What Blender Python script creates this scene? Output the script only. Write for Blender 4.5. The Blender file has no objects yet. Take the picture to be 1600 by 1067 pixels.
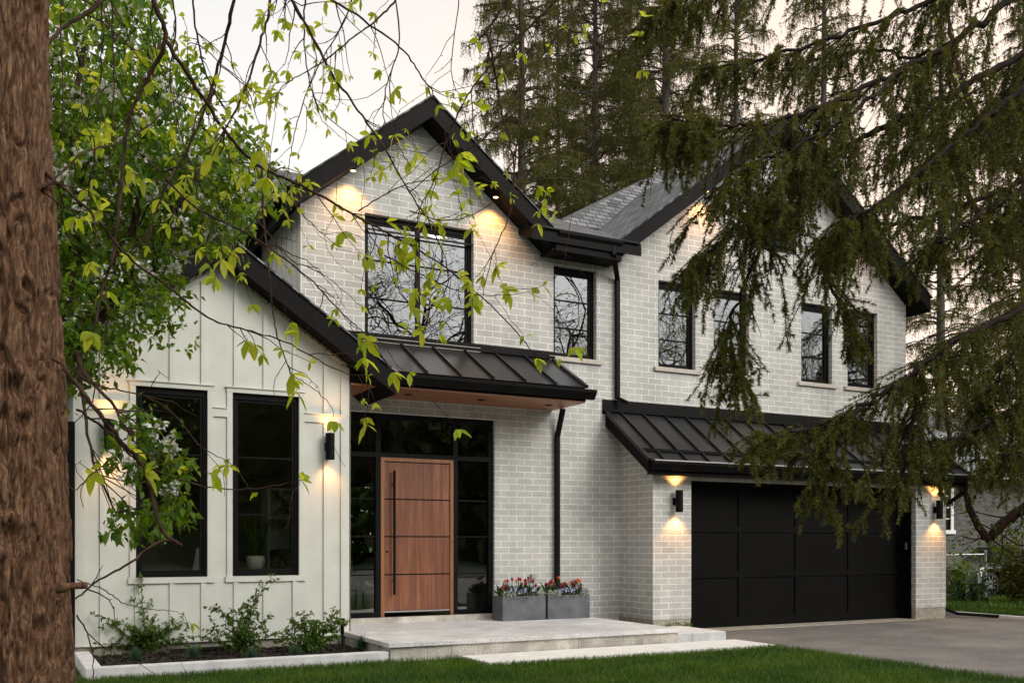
import bpy, math, random
import numpy as np
from mathutils import Vector, Matrix, noise

# ------------------------------------------------------------------ camera, world, sun, exposure
SC = bpy.context.scene
COL = SC.collection
F, PCX, HOR, CAMZ = 1518.0, 800.0, 847.0, 1.5          # focal length in photo pixels, principal x, horizon y, eye height
TH = math.atan2(800.0, 1518.0)
SN, CS = math.sin(TH), math.cos(TH)
cam = bpy.data.cameras.new('camera')
cam.sensor_width = 36.0
cam.lens = F / 1600.0 * 36.0
cam.shift_y = (HOR - 533.5) / 1600.0
cam.clip_start = 0.05
cam.clip_end = 2000.0
camo = bpy.data.objects.new('camera', cam)
camo.location = (0, 0, CAMZ)
camo.rotation_euler = (math.pi / 2, 0, -TH)
COL.objects.link(camo)
SC.camera = camo

SUN_EL, SUN_AZ = math.radians(32.0), math.radians(152.0)   # azimuth measured from +Y towards +X
sun_dir = Vector((math.sin(SUN_AZ) * math.cos(SUN_EL), math.cos(SUN_AZ) * math.cos(SUN_EL), math.sin(SUN_EL)))
W = bpy.data.worlds.new('World')
SC.world = W
W.use_nodes = True
nt = W.node_tree
nt.nodes.clear()
sky = nt.nodes.new('ShaderNodeTexSky')
sky.sky_type = 'NISHITA'
sky.sun_disc = False
sky.sun_elevation = SUN_EL
sky.sun_rotation = SUN_AZ
sky.dust_density = 4.0
sky.air_density = 1.0
# a thin bright overcast evens the sky out: its luminance range is compressed
bw = nt.nodes.new('ShaderNodeRGBToBW')
pw = nt.nodes.new('ShaderNodeMath'); pw.operation = 'POWER'; pw.inputs[1].default_value = 0.42
gain = nt.nodes.new('ShaderNodeMath'); gain.operation = 'MULTIPLY'; gain.inputs[1].default_value = 5.0
tint = nt.nodes.new('ShaderNodeMix')
tint.data_type = 'RGBA'
tint.blend_type = 'MULTIPLY'
tint.inputs[0].default_value = 1.0
tint.inputs[7].default_value = (1.0, 0.97, 0.945, 1)
# warm glow low in the sky beyond the right end of the house
geo = nt.nodes.new('ShaderNodeTexCoord')
dot = nt.nodes.new('ShaderNodeVectorMath'); dot.operation = 'DOT_PRODUCT'
dot.inputs[1].default_value = (0.80, 0.58, 0.14)
glow = nt.nodes.new('ShaderNodeMapRange'); glow.interpolation_type = 'SMOOTHSTEP'
glow.inputs['From Min'].default_value = 0.72; glow.inputs['From Max'].default_value = 1.0
warm = nt.nodes.new('ShaderNodeMix'); warm.data_type = 'RGBA'
warm.inputs[6].default_value = (1.0, 0.985, 0.965, 1); warm.inputs[7].default_value = (1.32, 1.05, 0.88, 1)
nt.links.new(geo.outputs['Generated'], dot.inputs[0])
nt.links.new(dot.outputs['Value'], glow.inputs['Value'])
nt.links.new(glow.outputs[0], warm.inputs[0])
nt.links.new(warm.outputs[2], tint.inputs[7])
bg = nt.nodes.new('ShaderNodeBackground')
bg.inputs['Strength'].default_value = 0.13
out = nt.nodes.new('ShaderNodeOutputWorld')
nt.links.new(sky.outputs[0], bw.inputs[0])
nt.links.new(bw.outputs[0], pw.inputs[0])
nt.links.new(pw.outputs[0], gain.inputs[0])
nt.links.new(gain.outputs[0], tint.inputs[6])
nt.links.new(tint.outputs[2], bg.inputs['Color'])
nt.links.new(bg.outputs[0], out.inputs['Surface'])
sl = bpy.data.lights.new('sun', 'SUN')
sl.energy = 1.35
sl.angle = math.radians(30.0)
sl.color = (1.0, 0.955, 0.89)
slo = bpy.data.objects.new('sun', sl)
slo.rotation_euler = sun_dir.to_track_quat('Z', 'Y').to_euler()
slo.location = (0, 0, 40)
COL.objects.link(slo)
SC.view_settings.view_transform = 'Standard'
SC.view_settings.look = 'None'
SC.view_settings.exposure = 0.22
SC.view_settings.gamma = 1.0
SC.cycles.max_bounces = 8
SC.cycles.transparent_max_bounces = 24

RNG = np.random.default_rng(7)
random.seed(7)

# ------------------------------------------------------------------ helpers
def at(px, py, d):
    """world point seen at photo pixel (px,py) at depth d metres along the view axis"""
    u = (px - PCX) / F * d
    return np.array([SN * d + CS * u, CS * d - SN * u, CAMZ + (HOR - py) / F * d])

class MB:
    """collects shapes and links them as one mesh object"""
    def __init__(self):
        self.v, self.n, self.f3, self.f4, self.m3, self.m4 = [], 0, [], [], [], []
        self.mi = 0
        self.uv3, self.uv4 = [], []
    def add(self, v, f, mi=None):
        v = np.asarray(v, float).reshape(-1, 3)
        f = np.asarray(f, int)
        mi = self.mi if mi is None else mi
        if f.shape[1] == 3:
            self.f3.append(f + self.n); self.m3.append(np.full(len(f), mi))
        else:
            self.f4.append(f + self.n); self.m4.append(np.full(len(f), mi))
        self.v.append(v); self.n += len(v)
    def addm(self, v, tris=None, quads=None, mi=None):
        n0 = self.n
        v = np.asarray(v, float).reshape(-1, 3)
        mi = self.mi if mi is None else mi
        if tris is not None and len(tris):
            t = np.asarray(tris, int); self.f3.append(t + n0); self.m3.append(np.full(len(t), mi))
        if quads is not None and len(quads):
            q = np.asarray(quads, int); self.f4.append(q + n0); self.m4.append(np.full(len(q), mi))
        self.v.append(v); self.n += len(v)
    def box(self, x0, x1, y0, y1, z0, z1, mi=None):
        v = [(x0,y0,z0),(x1,y0,z0),(x1,y1,z0),(x0,y1,z0),(x0,y0,z1),(x1,y0,z1),(x1,y1,z1),(x0,y1,z1)]
        self.add(v, [(0,3,2,1),(4,5,6,7),(0,1,5,4),(1,2,6,5),(2,3,7,6),(3,0,4,7)], mi)
    def prism(self, poly, axis, a, b, mi=None):
        """poly: 2-D outline; axis 'x': (y,z) along x; 'y': (x,z) along y; 'z': (x,y) along z"""
        n = len(poly)
        def P(p, t):
            return {'x': (t, p[0], p[1]), 'y': (p[0], t, p[1]), 'z': (p[0], p[1], t)}[axis]
        v = [P(p, a) for p in poly] + [P(p, b) for p in poly]
        q = [(i, (i + 1) % n, n + (i + 1) % n, n + i) for i in range(n)]
        # ear-free fan: outlines used here are convex or star shaped about vertex 0
        t = [(0, i + 1, i) for i in range(1, n - 1)] + [(n, n + i, n + i + 1) for i in range(1, n - 1)]
        self.addm(v, t, q, mi)
    def obox(self, p0, p1, w, h, up=(0, 0, 1), mi=None):
        """bar from p0 to p1, width w across, height h"""
        p0, p1, up = np.array(p0, float), np.array(p1, float), np.array(up, float)
        d = p1 - p0; d /= np.linalg.norm(d)
        s = np.cross(d, up); s /= np.linalg.norm(s)
        u = np.cross(s, d)
        v = []
        for p in (p0, p1):
            for a, b in ((-1,-1),(1,-1),(1,1),(-1,1)):
                v.append(p + s * a * w / 2 + u * b * h / 2)
        self.add(v, [(0,1,2,3),(7,6,5,4),(0,4,5,1),(1,5,6,2),(2,6,7,3),(3,7,4,0)], mi)
    def tube(self, pts, rad, sides=6, cap=True, mi=None):
        pts = np.asarray(pts, float); n = len(pts)
        rad = np.broadcast_to(np.asarray(rad, float), (n,))
        tg = np.gradient(pts, axis=0)
        tg /= np.linalg.norm(tg, axis=1)[:, None] + 1e-9
        ref = np.array([0, 0, 1.0]) if abs(tg[0][2]) < 0.8 else np.array([1.0, 0, 0])
        fr = []
        a = np.cross(tg[0], ref); a /= np.linalg.norm(a)
        for i in range(n):
            a = a - tg[i] * np.dot(a, tg[i]); a /= np.linalg.norm(a) + 1e-9
            fr.append((a, np.cross(tg[i], a)))
        ang = np.linspace(0, 2 * np.pi, sides, endpoint=False)
        v = np.concatenate([pts[i] + rad[i] * (np.cos(ang)[:, None] * fr[i][0] + np.sin(ang)[:, None] * fr[i][1]) for i in range(n)])
        q = []
        for i in range(n - 1):
            for j in range(sides):
                k = (j + 1) % sides
                q.append((i*sides+j, i*sides+k, (i+1)*sides+k, (i+1)*sides+j))
        t = []
        if cap:
            for j in range(1, sides - 1):
                t.append((0, j + 1, j)); b = (n-1)*sides; t.append((b, b + j, b + j + 1))
        self.addm(v, t, q, mi)
    def lathe(self, c, prof, sides=20, axis='z', mi=None):
        """prof: list of (radius, height)"""
        ang = np.linspace(0, 2*np.pi, sides, endpoint=False)
        v = []
        for r, h in prof:
            for a in ang:
                p = (r*math.cos(a), r*math.sin(a), h)
                if axis == 'y': p = (p[0], p[2], p[1])
                if axis == 'x': p = (p[2], p[0], p[1])
                v.append((c[0]+p[0], c[1]+p[1], c[2]+p[2]))
        q = [(i*sides+j, i*sides+(j+1)%sides, (i+1)*sides+(j+1)%sides, (i+1)*sides+j) for i in range(len(prof)-1) for j in range(sides)]
        b = (len(prof)-1)*sides
        t = [(0, j+1, j) for j in range(1, sides-1)] + [(b, b+j, b+j+1) for j in range(1, sides-1)]
        self.addm(v, t, q, mi)
    def build(self, name, mats, parent=None, smooth=False, uvfn=None, fix=False):
        me = bpy.data.meshes.new(name)
        v = np.concatenate(self.v)
        f3 = np.concatenate(self.f3) if self.f3 else np.zeros((0, 3), int)
        f4 = np.concatenate(self.f4) if self.f4 else np.zeros((0, 4), int)
        m = np.concatenate(self.m3 + self.m4)
        me.vertices.add(len(v)); me.vertices.foreach_set('co', v.ravel())
        li = np.concatenate([f3.ravel(), f4.ravel()])
        me.loops.add(len(li)); me.loops.foreach_set('vertex_index', li)
        ls = np.concatenate([np.arange(len(f3))*3, len(f3)*3 + np.arange(len(f4))*4])
        me.polygons.add(len(ls)); me.polygons.foreach_set('loop_start', ls)
        me.polygons.foreach_set('material_index', m)
        me.polygons.foreach_set('use_smooth', np.full(len(ls), bool(smooth)))
        if uvfn is not None:
            uv = me.uv_layers.new(name='UVMap')
            uv.data.foreach_set('uv', np.asarray(uvfn(v[li]), float).ravel())
        for mt in (mats if isinstance(mats, (list, tuple)) else [mats]): me.materials.append(mt)
        me.update(calc_edges=True); me.validate()
        o = bpy.data.objects.new(name, me)
        COL.objects.link(o)
        if parent is not None: adopt(o, parent)
        return o

def adopt(o, parent):
    o.parent = parent
    o.matrix_parent_inverse = world_of(parent).inverted()

def world_of(o):
    m = o.matrix_basis.copy()
    if o.parent is not None: m = world_of(o.parent) @ o.matrix_parent_inverse @ m
    return m

def bevel(o, w=0.006, seg=2):
    b = o.modifiers.new('bevel', 'BEVEL'); b.width = w; b.segments = seg; b.limit_method = 'ANGLE'
    return o

def tag(o, label, cat, group=None, kind=None):
    if label: o['label'] = label
    if cat: o['category'] = cat
    if group: o['group'] = group
    if kind: o['kind'] = kind
    return o

def thing(name, loc, label, cat, group=None):
    o = bpy.data.objects.new(name, None)
    o.empty_display_size = 0.2
    o.location = loc
    COL.objects.link(o)
    return tag(o, label, cat, group)

def struct(o):
    o['kind'] = 'structure'; return o

def dup(root, loc, label=None):
    """copy of a thing with its parts and sub-parts, moved to loc"""
    r = root.copy(); COL.objects.link(r); r.location = loc
    if label: r['label'] = label
    for ch in list(root.children):
        c = ch.copy(); COL.objects.link(c); c.parent = r
        for g in list(ch.children):
            d = g.copy(); COL.objects.link(d); d.parent = c
    return r

def smoothpath(pts, n=6, jitter=0.0):
    """Catmull-Rom through pts (k x 3)"""
    p = np.asarray(pts, float)
    p = np.vstack([2*p[0]-p[1], p, 2*p[-1]-p[-2]])
    o = []
    for i in range(1, len(p)-2):
        for t in np.linspace(0, 1, n, endpoint=False):
            a, b, c, d = p[i-1], p[i], p[i+1], p[i+2]
            o.append(0.5*((2*b)+(-a+c)*t+(2*a-5*b+4*c-d)*t*t+(-a+3*b-3*c+d)*t**3))
    o.append(p[-2])
    o = np.array(o)
    if jitter: o[1:-1] += RNG.normal(0, jitter, (len(o)-2, 3))
    return o

def unit(v):
    v = np.asarray(v, float)
    return v / (np.linalg.norm(v, axis=-1, keepdims=True) + 1e-9)

# ------------------------------------------------------------------ materials
def mat(name):
    m = bpy.data.materials.new(name); m.use_nodes = True
    return m, m.node_tree, m.node_tree.nodes['Principled BSDF']

def N(t, typ, **kw):
    n = t.nodes.new(typ)
    for k, v in kw.items():
        if k.startswith('i_'): n.inputs[k[2:].replace('_', ' ')].default_value = v
        else: setattr(n, k, v)
    return n

def c4(c): return (c[0], c[1], c[2], 1.0)

def noisy(name, c1, c2, scale=8.0, rough=0.7, bump=0.0, bscale=None, detail=6.0, stretch=None, metallic=0.0, spec=0.5, lo=0.35, hi=0.65, coord='pos', fine=0, island=0.0):
    m, t, p = mat(name)
    src = N(t, 'ShaderNodeNewGeometry').outputs['Position'] if coord == 'pos' else N(t, 'ShaderNodeTexCoord').outputs['Object']
    if stretch:
        mp = N(t, 'ShaderNodeMapping'); mp.inputs['Scale'].default_value = stretch
        t.links.new(src, mp.inputs['Vector']); src = mp.outputs[0]
    n = N(t, 'ShaderNodeTexNoise'); n.inputs['Scale'].default_value = scale; n.inputs['Detail'].default_value = detail
    t.links.new(src, n.inputs['Vector'])
    r = N(t, 'ShaderNodeValToRGB')
    r.color_ramp.elements[0].position = lo; r.color_ramp.elements[0].color = c4(c1)
    r.color_ramp.elements[1].position = hi; r.color_ramp.elements[1].color = c4(c2)
    t.links.new(n.outputs['Fac'], r.inputs[0]); col = r.outputs[0]
    def scaled(col, val, lo_, hi_, a, b_):
        mr = N(t, 'ShaderNodeMapRange'); mr.inputs['From Min'].default_value = lo_; mr.inputs['From Max'].default_value = hi_
        mr.inputs['To Min'].default_value = a; mr.inputs['To Max'].default_value = b_; t.links.new(val, mr.inputs['Value'])
        mx = N(t, 'ShaderNodeVectorMath', operation='SCALE'); t.links.new(col, mx.inputs[0]); t.links.new(mr.outputs[0], mx.inputs['Scale'])
        return mx.outputs[0]
    if fine:
        nf = N(t, 'ShaderNodeTexNoise'); nf.inputs['Scale'].default_value = fine; nf.inputs['Detail'].default_value = 3
        t.links.new(src, nf.inputs['Vector']); col = scaled(col, nf.outputs['Fac'], .3, .7, .72, 1.28)
        nl = N(t, 'ShaderNodeTexNoise'); nl.inputs['Scale'].default_value = .45; nl.inputs['Detail'].default_value = 8; nl.inputs['Roughness'].default_value = .7
        t.links.new(src, nl.inputs['Vector']); col = scaled(col, nl.outputs['Fac'], .35, .65, .78, 1.12)
    if island:
        gi = N(t, 'ShaderNodeNewGeometry'); col = scaled(col, gi.outputs['Random Per Island'], 0, 1, 1-island, 1+island)
    t.links.new(col, p.inputs['Base Color'])
    p.inputs['Roughness'].default_value = rough; p.inputs['Metallic'].default_value = metallic
    p.inputs['Specular IOR Level'].default_value = spec
    if bump:
        n2 = N(t, 'ShaderNodeTexNoise'); n2.inputs['Scale'].default_value = bscale or scale * 4; n2.inputs['Detail'].default_value = 8
        t.links.new(src, n2.inputs['Vector'])
        b = N(t, 'ShaderNodeBump'); b.inputs['Strength'].default_value = 1.0; b.inputs['Distance'].default_value = bump
        t.links.new(n2.outputs['Fac'], b.inputs['Height']); t.links.new(b.outputs[0], p.inputs['Normal'])
    return m

def brick_mat(name, horiz):
    m, t, p = mat(name)
    g = N(t, 'ShaderNodeNewGeometry'); s = N(t, 'ShaderNodeSeparateXYZ'); t.links.new(g.outputs['Position'], s.inputs[0])
    az = N(t, 'ShaderNodeMath', operation='ADD'); az.inputs[1].default_value = -0.0942 + 10 * 0.1024
    t.links.new(s.outputs['Z'], az.inputs[0])
    c = N(t, 'ShaderNodeCombineXYZ')
    ax = N(t, 'ShaderNodeMath', operation='ADD'); ax.inputs[1].default_value = 10.05 if horiz == 'X' else 0.16
    t.links.new(s.outputs[horiz], ax.inputs[0])
    t.links.new(ax.outputs[0], c.inputs['X']); t.links.new(az.outputs[0], c.inputs['Y'])
    b = N(t, 'ShaderNodeTexBrick')
    b.inputs['Scale'].default_value = 1.0
    b.inputs['Brick Width'].default_value = 0.292; b.inputs['Row Height'].default_value = 0.1024
    b.inputs['Mortar Size'].default_value = 0.0075; b.inputs['Mortar Smooth'].default_value = 0.25
    b.inputs['Bias'].default_value = 0.0
    b.inputs['Color1'].default_value = (0.53, 0.52, 0.485, 1); b.inputs['Color2'].default_value = (0.45, 0.44, 0.41, 1)
    b.inputs['Mortar'].default_value = (0.82, 0.81, 0.78, 1)
    # joints wander a little
    wn = N(t, 'ShaderNodeTexNoise'); wn.inputs['Scale'].default_value = 9.0; t.links.new(c.outputs[0], wn.inputs['Vector'])
    wm = N(t, 'ShaderNodeVectorMath', operation='SCALE'); wm.inputs['Scale'].default_value = 0.006
    t.links.new(wn.outputs['Color'], wm.inputs[0])
    wa = N(t, 'ShaderNodeVectorMath', operation='ADD'); t.links.new(c.outputs[0], wa.inputs[0]); t.links.new(wm.outputs[0], wa.inputs[1])
    t.links.new(wa.outputs[0], b.inputs['Vector'])
    n = N(t, 'ShaderNodeTexNoise'); n.inputs['Scale'].default_value = 2.2; n.inputs['Detail'].default_value = 6
    t.links.new(g.outputs['Position'], n.inputs['Vector'])
    n3 = N(t, 'ShaderNodeTexNoise'); n3.inputs['Scale'].default_value = 45; n3.inputs['Detail'].default_value = 4
    t.links.new(g.outputs['Position'], n3.inputs['Vector'])
    ad = N(t, 'ShaderNodeMath', operation='ADD'); t.links.new(n.outputs['Fac'], ad.inputs[0]); t.links.new(n3.outputs['Fac'], ad.inputs[1])
    mr = N(t, 'ShaderNodeMapRange'); mr.inputs['From Min'].default_value = 0.7; mr.inputs['From Max'].default_value = 1.3
    mr.inputs['To Min'].default_value = 0.86; mr.inputs['To Max'].default_value = 1.1
    t.links.new(ad.outputs[0], mr.inputs['Value'])
    mx = N(t, 'ShaderNodeVectorMath', operation='SCALE'); t.links.new(b.outputs['Color'], mx.inputs[0]); t.links.new(mr.outputs[0], mx.inputs['Scale'])
    # faint water streaks down the painted wall
    sm = N(t, 'ShaderNodeMapping'); sm.inputs['Scale'].default_value = (3.5, 3.5, .35); t.links.new(g.outputs['Position'], sm.inputs['Vector'])
    sn = N(t, 'ShaderNodeTexNoise'); sn.inputs['Scale'].default_value = 1.0; sn.inputs['Detail'].default_value = 7; t.links.new(sm.outputs[0], sn.inputs['Vector'])
    sr_ = N(t, 'ShaderNodeMapRange'); sr_.inputs['From Min'].default_value = .35; sr_.inputs['From Max'].default_value = .7; sr_.inputs['To Min'].default_value = 1.04; sr_.inputs['To Max'].default_value = .86; t.links.new(sn.outputs['Fac'], sr_.inputs['Value'])
    m2 = N(t, 'ShaderNodeVectorMath', operation='SCALE'); t.links.new(mx.outputs[0], m2.inputs[0]); t.links.new(sr_.outputs[0], m2.inputs['Scale'])
    t.links.new(m2.outputs[0], p.inputs['Base Color'])
    p.inputs['Roughness'].default_value = 0.85; p.inputs['Specular IOR Level'].default_value = 0.25
    inv = N(t, 'ShaderNodeMath', operation='MULTIPLY_ADD'); inv.inputs[1].default_value = -1.0; t.links.new(b.outputs['Fac'], inv.inputs[0])
    sc = N(t, 'ShaderNodeMath', operation='MULTIPLY'); sc.inputs[1].default_value = 0.25; t.links.new(n3.outputs['Fac'], sc.inputs[0]); t.links.new(sc.outputs[0], inv.inputs[2])
    bp = N(t, 'ShaderNodeBump'); bp.inputs['Strength'].default_value = 0.8; bp.inputs['Distance'].default_value = 0.005
    t.links.new(inv.outputs[0], bp.inputs['Height']); t.links.new(bp.outputs[0], p.inputs['Normal'])
    return m

def shingle_mat():
    m, t, p = mat('asphalt_shingles')
    uv = N(t, 'ShaderNodeTexCoord')
    b = N(t, 'ShaderNodeTexBrick')
    b.inputs['Scale'].default_value = 1.0; b.inputs['Brick Width'].default_value = 0.26; b.inputs['Row Height'].default_value = 0.14
    b.inputs['Mortar Size'].default_value = 0.014; b.inputs['Mortar Smooth'].default_value = 0.5
    b.inputs['Color1'].default_value = (0.20, 0.20, 0.205, 1); b.inputs['Color2'].default_value = (0.05, 0.05, 0.053, 1)
    b.inputs['Mortar'].default_value = (0.012, 0.012, 0.013, 1)
    t.links.new(uv.outputs['UV'], b.inputs['Vector'])
    n = N(t, 'ShaderNodeTexNoise'); n.inputs['Scale'].default_value = 160; n.inputs['Detail'].default_value = 3
    t.links.new(uv.outputs['UV'], n.inputs['Vector'])
    mr = N(t, 'ShaderNodeMapRange'); mr.inputs['From Min'].default_value = 0.3; mr.inputs['From Max'].default_value = 0.7; mr.inputs['To Min'].default_value = 0.5; mr.inputs['To Max'].default_value = 1.6
    t.links.new(n.outputs['Fac'], mr.inputs['Value'])
    mx = N(t, 'ShaderNodeVectorMath', operation='SCALE'); t.links.new(b.outputs['Color'], mx.inputs[0]); t.links.new(mr.outputs[0], mx.inputs['Scale'])
    t.links.new(mx.outputs[0], p.inputs['Base Color'])
    p.inputs['Roughness'].default_value = 0.55
    # each course steps out at its lower edge
    s = N(t, 'ShaderNodeSeparateXYZ'); t.links.new(uv.outputs['UV'], s.inputs[0])
    fr = N(t, 'ShaderNodeMath', operation='FRACT'); dv = N(t, 'ShaderNodeMath', operation='DIVIDE'); dv.inputs[1].default_value = 0.14
    t.links.new(s.outputs['Y'], dv.inputs[0]); t.links.new(dv.outputs[0], fr.inputs[0])
    sub = N(t, 'ShaderNodeMath', operation='SUBTRACT'); sub.inputs[0].default_value = 1.0; t.links.new(fr.outputs[0], sub.inputs[1])
    ad = N(t, 'ShaderNodeMath', operation='SUBTRACT'); t.links.new(sub.outputs[0], ad.inputs[0]); t.links.new(b.outputs['Fac'], ad.inputs[1])
    bp = N(t, 'ShaderNodeBump'); bp.inputs['Strength'].default_value = 1.0; bp.inputs['Distance'].default_value = 0.02
    t.links.new(ad.outputs[0], bp.inputs['Height']); t.links.new(bp.outputs[0], p.inputs['Normal'])
    return m

def wood_mat(name, c1, c2, c3, axis='z', rough=0.42, plank=0.0):
    m, t, p = mat(name)
    g = N(t, 'ShaderNodeNewGeometry')
    mp = N(t, 'ShaderNodeMapping')
    mp.inputs['Scale'].default_value = {'z': (14, 14, 0.55), 'x': (0.5, 12, 14)}[axis]
    t.links.new(g.outputs['Position'], mp.inputs['Vector'])
    n = N(t, 'ShaderNodeTexNoise'); n.inputs['Scale'].default_value = 1.0; n.inputs['Detail'].default_value = 9; n.inputs['Roughness'].default_value = 0.62
    n.inputs['Distortion'].default_value = 0.7
    t.links.new(mp.outputs[0], n.inputs['Vector'])
    r = N(t, 'ShaderNodeValToRGB'); e = r.color_ramp.elements
    e[0].position = 0.30; e[0].color = c4(c1); e[1].position = 0.72; e[1].color = c4(c3)
    k = e.new(0.5); k.color = c4(c2)
    t.links.new(n.outputs['Fac'], r.inputs[0])
    n2 = N(t, 'ShaderNodeTexNoise'); n2.inputs['Scale'].default_value = 8.0; n2.inputs['Detail'].default_value = 6
    t.links.new(mp.outputs[0], n2.inputs['Vector'])
    mr = N(t, 'ShaderNodeMapRange'); mr.inputs['From Min'].default_value = 0.3; mr.inputs['From Max'].default_value = 0.7; mr.inputs['To Min'].default_value = 0.75; mr.inputs['To Max'].default_value = 1.2
    t.links.new(n2.outputs['Fac'], mr.inputs['Value'])
    mx = N(t, 'ShaderNodeVectorMath', operation='SCALE'); t.links.new(r.outputs[0], mx.inputs[0]); t.links.new(mr.outputs[0], mx.inputs['Scale'])
    t.links.new(mx.outputs[0], p.inputs['Base Color'])
    p.inputs['Roughness'].default_value = rough
    bp = N(t, 'ShaderNodeBump'); bp.inputs['Strength'].default_value = 0.3; bp.inputs['Distance'].default_value = 0.002
    t.links.new(n2.outputs['Fac'], bp.inputs['Height']); t.links.new(bp.outputs[0], p.inputs['Normal'])
    return m

def glass_mat(name, refl=0.35, tr=(0.5, 0.52, 0.5)):
    m = bpy.data.materials.new(name); m.use_nodes = True; t = m.node_tree; t.nodes.clear()
    o = N(t, 'ShaderNodeOutputMaterial'); mx = N(t, 'ShaderNodeMixShader')
    fr = N(t, 'ShaderNodeLayerWeight'); fr.inputs['Blend'].default_value = 0.35
    mr = N(t, 'ShaderNodeMapRange'); mr.inputs['To Min'].default_value = refl; mr.inputs['To Max'].default_value = min(1.0, refl + 0.5)
    t.links.new(fr.outputs['Fresnel'], mr.inputs['Value'])
    tb = N(t, 'ShaderNodeBsdfTransparent'); tb.inputs['Color'].default_value = c4(tr)
    gl = N(t, 'ShaderNodeBsdfGlossy'); gl.inputs['Roughness'].default_value = 0.003; gl.inputs['Color'].default_value = (0.93, 0.95, 0.97, 1)
    # float glass is never perfectly flat
    g = N(t, 'ShaderNodeNewGeometry'); n = N(t, 'ShaderNodeTexNoise'); n.inputs['Scale'].default_value = 1.3; n.inputs['Detail'].default_value = 1
    t.links.new(g.outputs['Position'], n.inputs['Vector'])
    bp = N(t, 'ShaderNodeBump'); bp.inputs['Strength'].default_value = 0.5; bp.inputs['Distance'].default_value = 0.006
    t.links.new(n.outputs['Fac'], bp.inputs['Height']); t.links.new(bp.outputs[0], gl.inputs['Normal'])
    t.links.new(mr.outputs[0], mx.inputs[0]); t.links.new(tb.outputs[0], mx.inputs[1]); t.links.new(gl.outputs[0], mx.inputs[2])
    t.links.new(mx.outputs[0], o.inputs['Surface'])
    return m

def leaf_mat(name, c1, c2, trans=0.45, tcol=None, rough=0.45, spec=0.4, patch=False):
    m, t, p = mat(name)
    g = N(t, 'ShaderNodeNewGeometry')
    mx = N(t, 'ShaderNodeMix', data_type='RGBA'); mx.inputs[6].default_value = c4(c1); mx.inputs[7].default_value = c4(c2)
    fac = g.outputs['Random Per Island']
    if patch:      # lawns and hedges grow in uneven patches
        pn = N(t, 'ShaderNodeTexNoise'); pn.inputs['Scale'].default_value = .9; pn.inputs['Detail'].default_value = 5; t.links.new(g.outputs['Position'], pn.inputs['Vector'])
        pr = N(t, 'ShaderNodeMapRange'); pr.inputs['From Min'].default_value = .35; pr.inputs['From Max'].default_value = .65; pr.inputs['To Min'].default_value = -.35; pr.inputs['To Max'].default_value = .45; t.links.new(pn.outputs['Fac'], pr.inputs['Value'])
        ad = N(t, 'ShaderNodeMath', operation='ADD', use_clamp=True); t.links.new(fac, ad.inputs[0]); t.links.new(pr.outputs[0], ad.inputs[1]); fac = ad.outputs[0]
    t.links.new(fac, mx.inputs[0])
    t.links.new(mx.outputs[2], p.inputs['Base Color'])
    p.inputs['Roughness'].default_value = rough; p.inputs['Specular IOR Level'].default_value = spec
    if trans > 0:
        tr = N(t, 'ShaderNodeBsdfTranslucent'); ms = N(t, 'ShaderNodeMixShader'); ms.inputs[0].default_value = trans
        if tcol:
            m2 = N(t, 'ShaderNodeMix', data_type='RGBA'); m2.inputs[6].default_value = c4(tcol[0]); m2.inputs[7].default_value = c4(tcol[1])
            t.links.new(g.outputs['Random Per Island'], m2.inputs[0]); t.links.new(m2.outputs[2], tr.inputs['Color'])
        else: t.links.new(mx.outputs[2], tr.inputs['Color'])
        o = t.nodes['Material Output']
        t.links.new(p.outputs[0], ms.inputs[1]); t.links.new(tr.outputs[0], ms.inputs[2]); t.links.new(ms.outputs[0], o.inputs['Surface'])
    return m

def plain(name, c, rough=0.5, metallic=0.0, spec=0.5, emit=None):
    m, t, p = mat(name)
    p.inputs['Base Color'].default_value = c4(c); p.inputs['Roughness'].default_value = rough
    p.inputs['Metallic'].default_value = metallic; p.inputs['Specular IOR Level'].default_value = spec
    if emit: p.inputs['Emission Color'].default_value = c4(emit[:3]); p.inputs['Emission Strength'].default_value = emit[3]
    return m

M = {}
M['brick'] = brick_mat('painted_brick', 'X'); M['brick_side'] = brick_mat('painted_brick_return', 'Y')
M['shingle'] = shingle_mat()
M['siding'] = noisy('white_siding', (0.58, 0.58, 0.52), (0.64, 0.64, 0.58), 3.0, 0.55, 0.0006, 60)
M['black'] = noisy('black_metal', (0.004, 0.0038, 0.0038), (0.0065, 0.006, 0.006), 4.0, 0.5, 0.0004, 30, spec=0.10)
M['fascia'] = noisy('black_fascia', (0.0055, 0.0048, 0.0048), (0.008, 0.007, 0.007), 3.0, 0.55, 0.0, spec=0.08)
M['seam'] = noisy('standing_seam_metal', (0.0105, 0.0108, 0.0125), (0.0165, 0.017, 0.019), 1.2, 0.36, 0.0012, 2.5, spec=0.32)
M['doorblack'] = noisy('garage_door_paint', (0.0028, 0.0025, 0.002), (0.004, 0.0036, 0.003), 2.0, 0.6, 0.0002, 40, spec=0.09)
M['sill'] = noisy('stone_sill', (0.40, 0.37, 0.32), (0.52, 0.48, 0.42), 9.0, 0.85, 0.002, 60)
M['slab'] = noisy('stone_paving', (0.54, 0.525, 0.515), (0.68, 0.665, 0.65), 3.0, 0.7, 0.001, 50, fine=60)
M['riser'] = noisy('stone_riser', (0.34, 0.31, 0.26), (0.56, 0.53, 0.47), 4.5, 0.85, 0.003, 40, fine=50, island=.13)
M['concrete'] = noisy('foundation_concrete', (0.30, 0.27, 0.21), (0.42, 0.38, 0.31), 6.0, 0.9, 0.003, 30, fine=40)
M['walk'] = noisy('pale_concrete', (0.70, 0.68, 0.64), (0.80, 0.78, 0.74), 5.0, 0.85, 0.001, 60)
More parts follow.
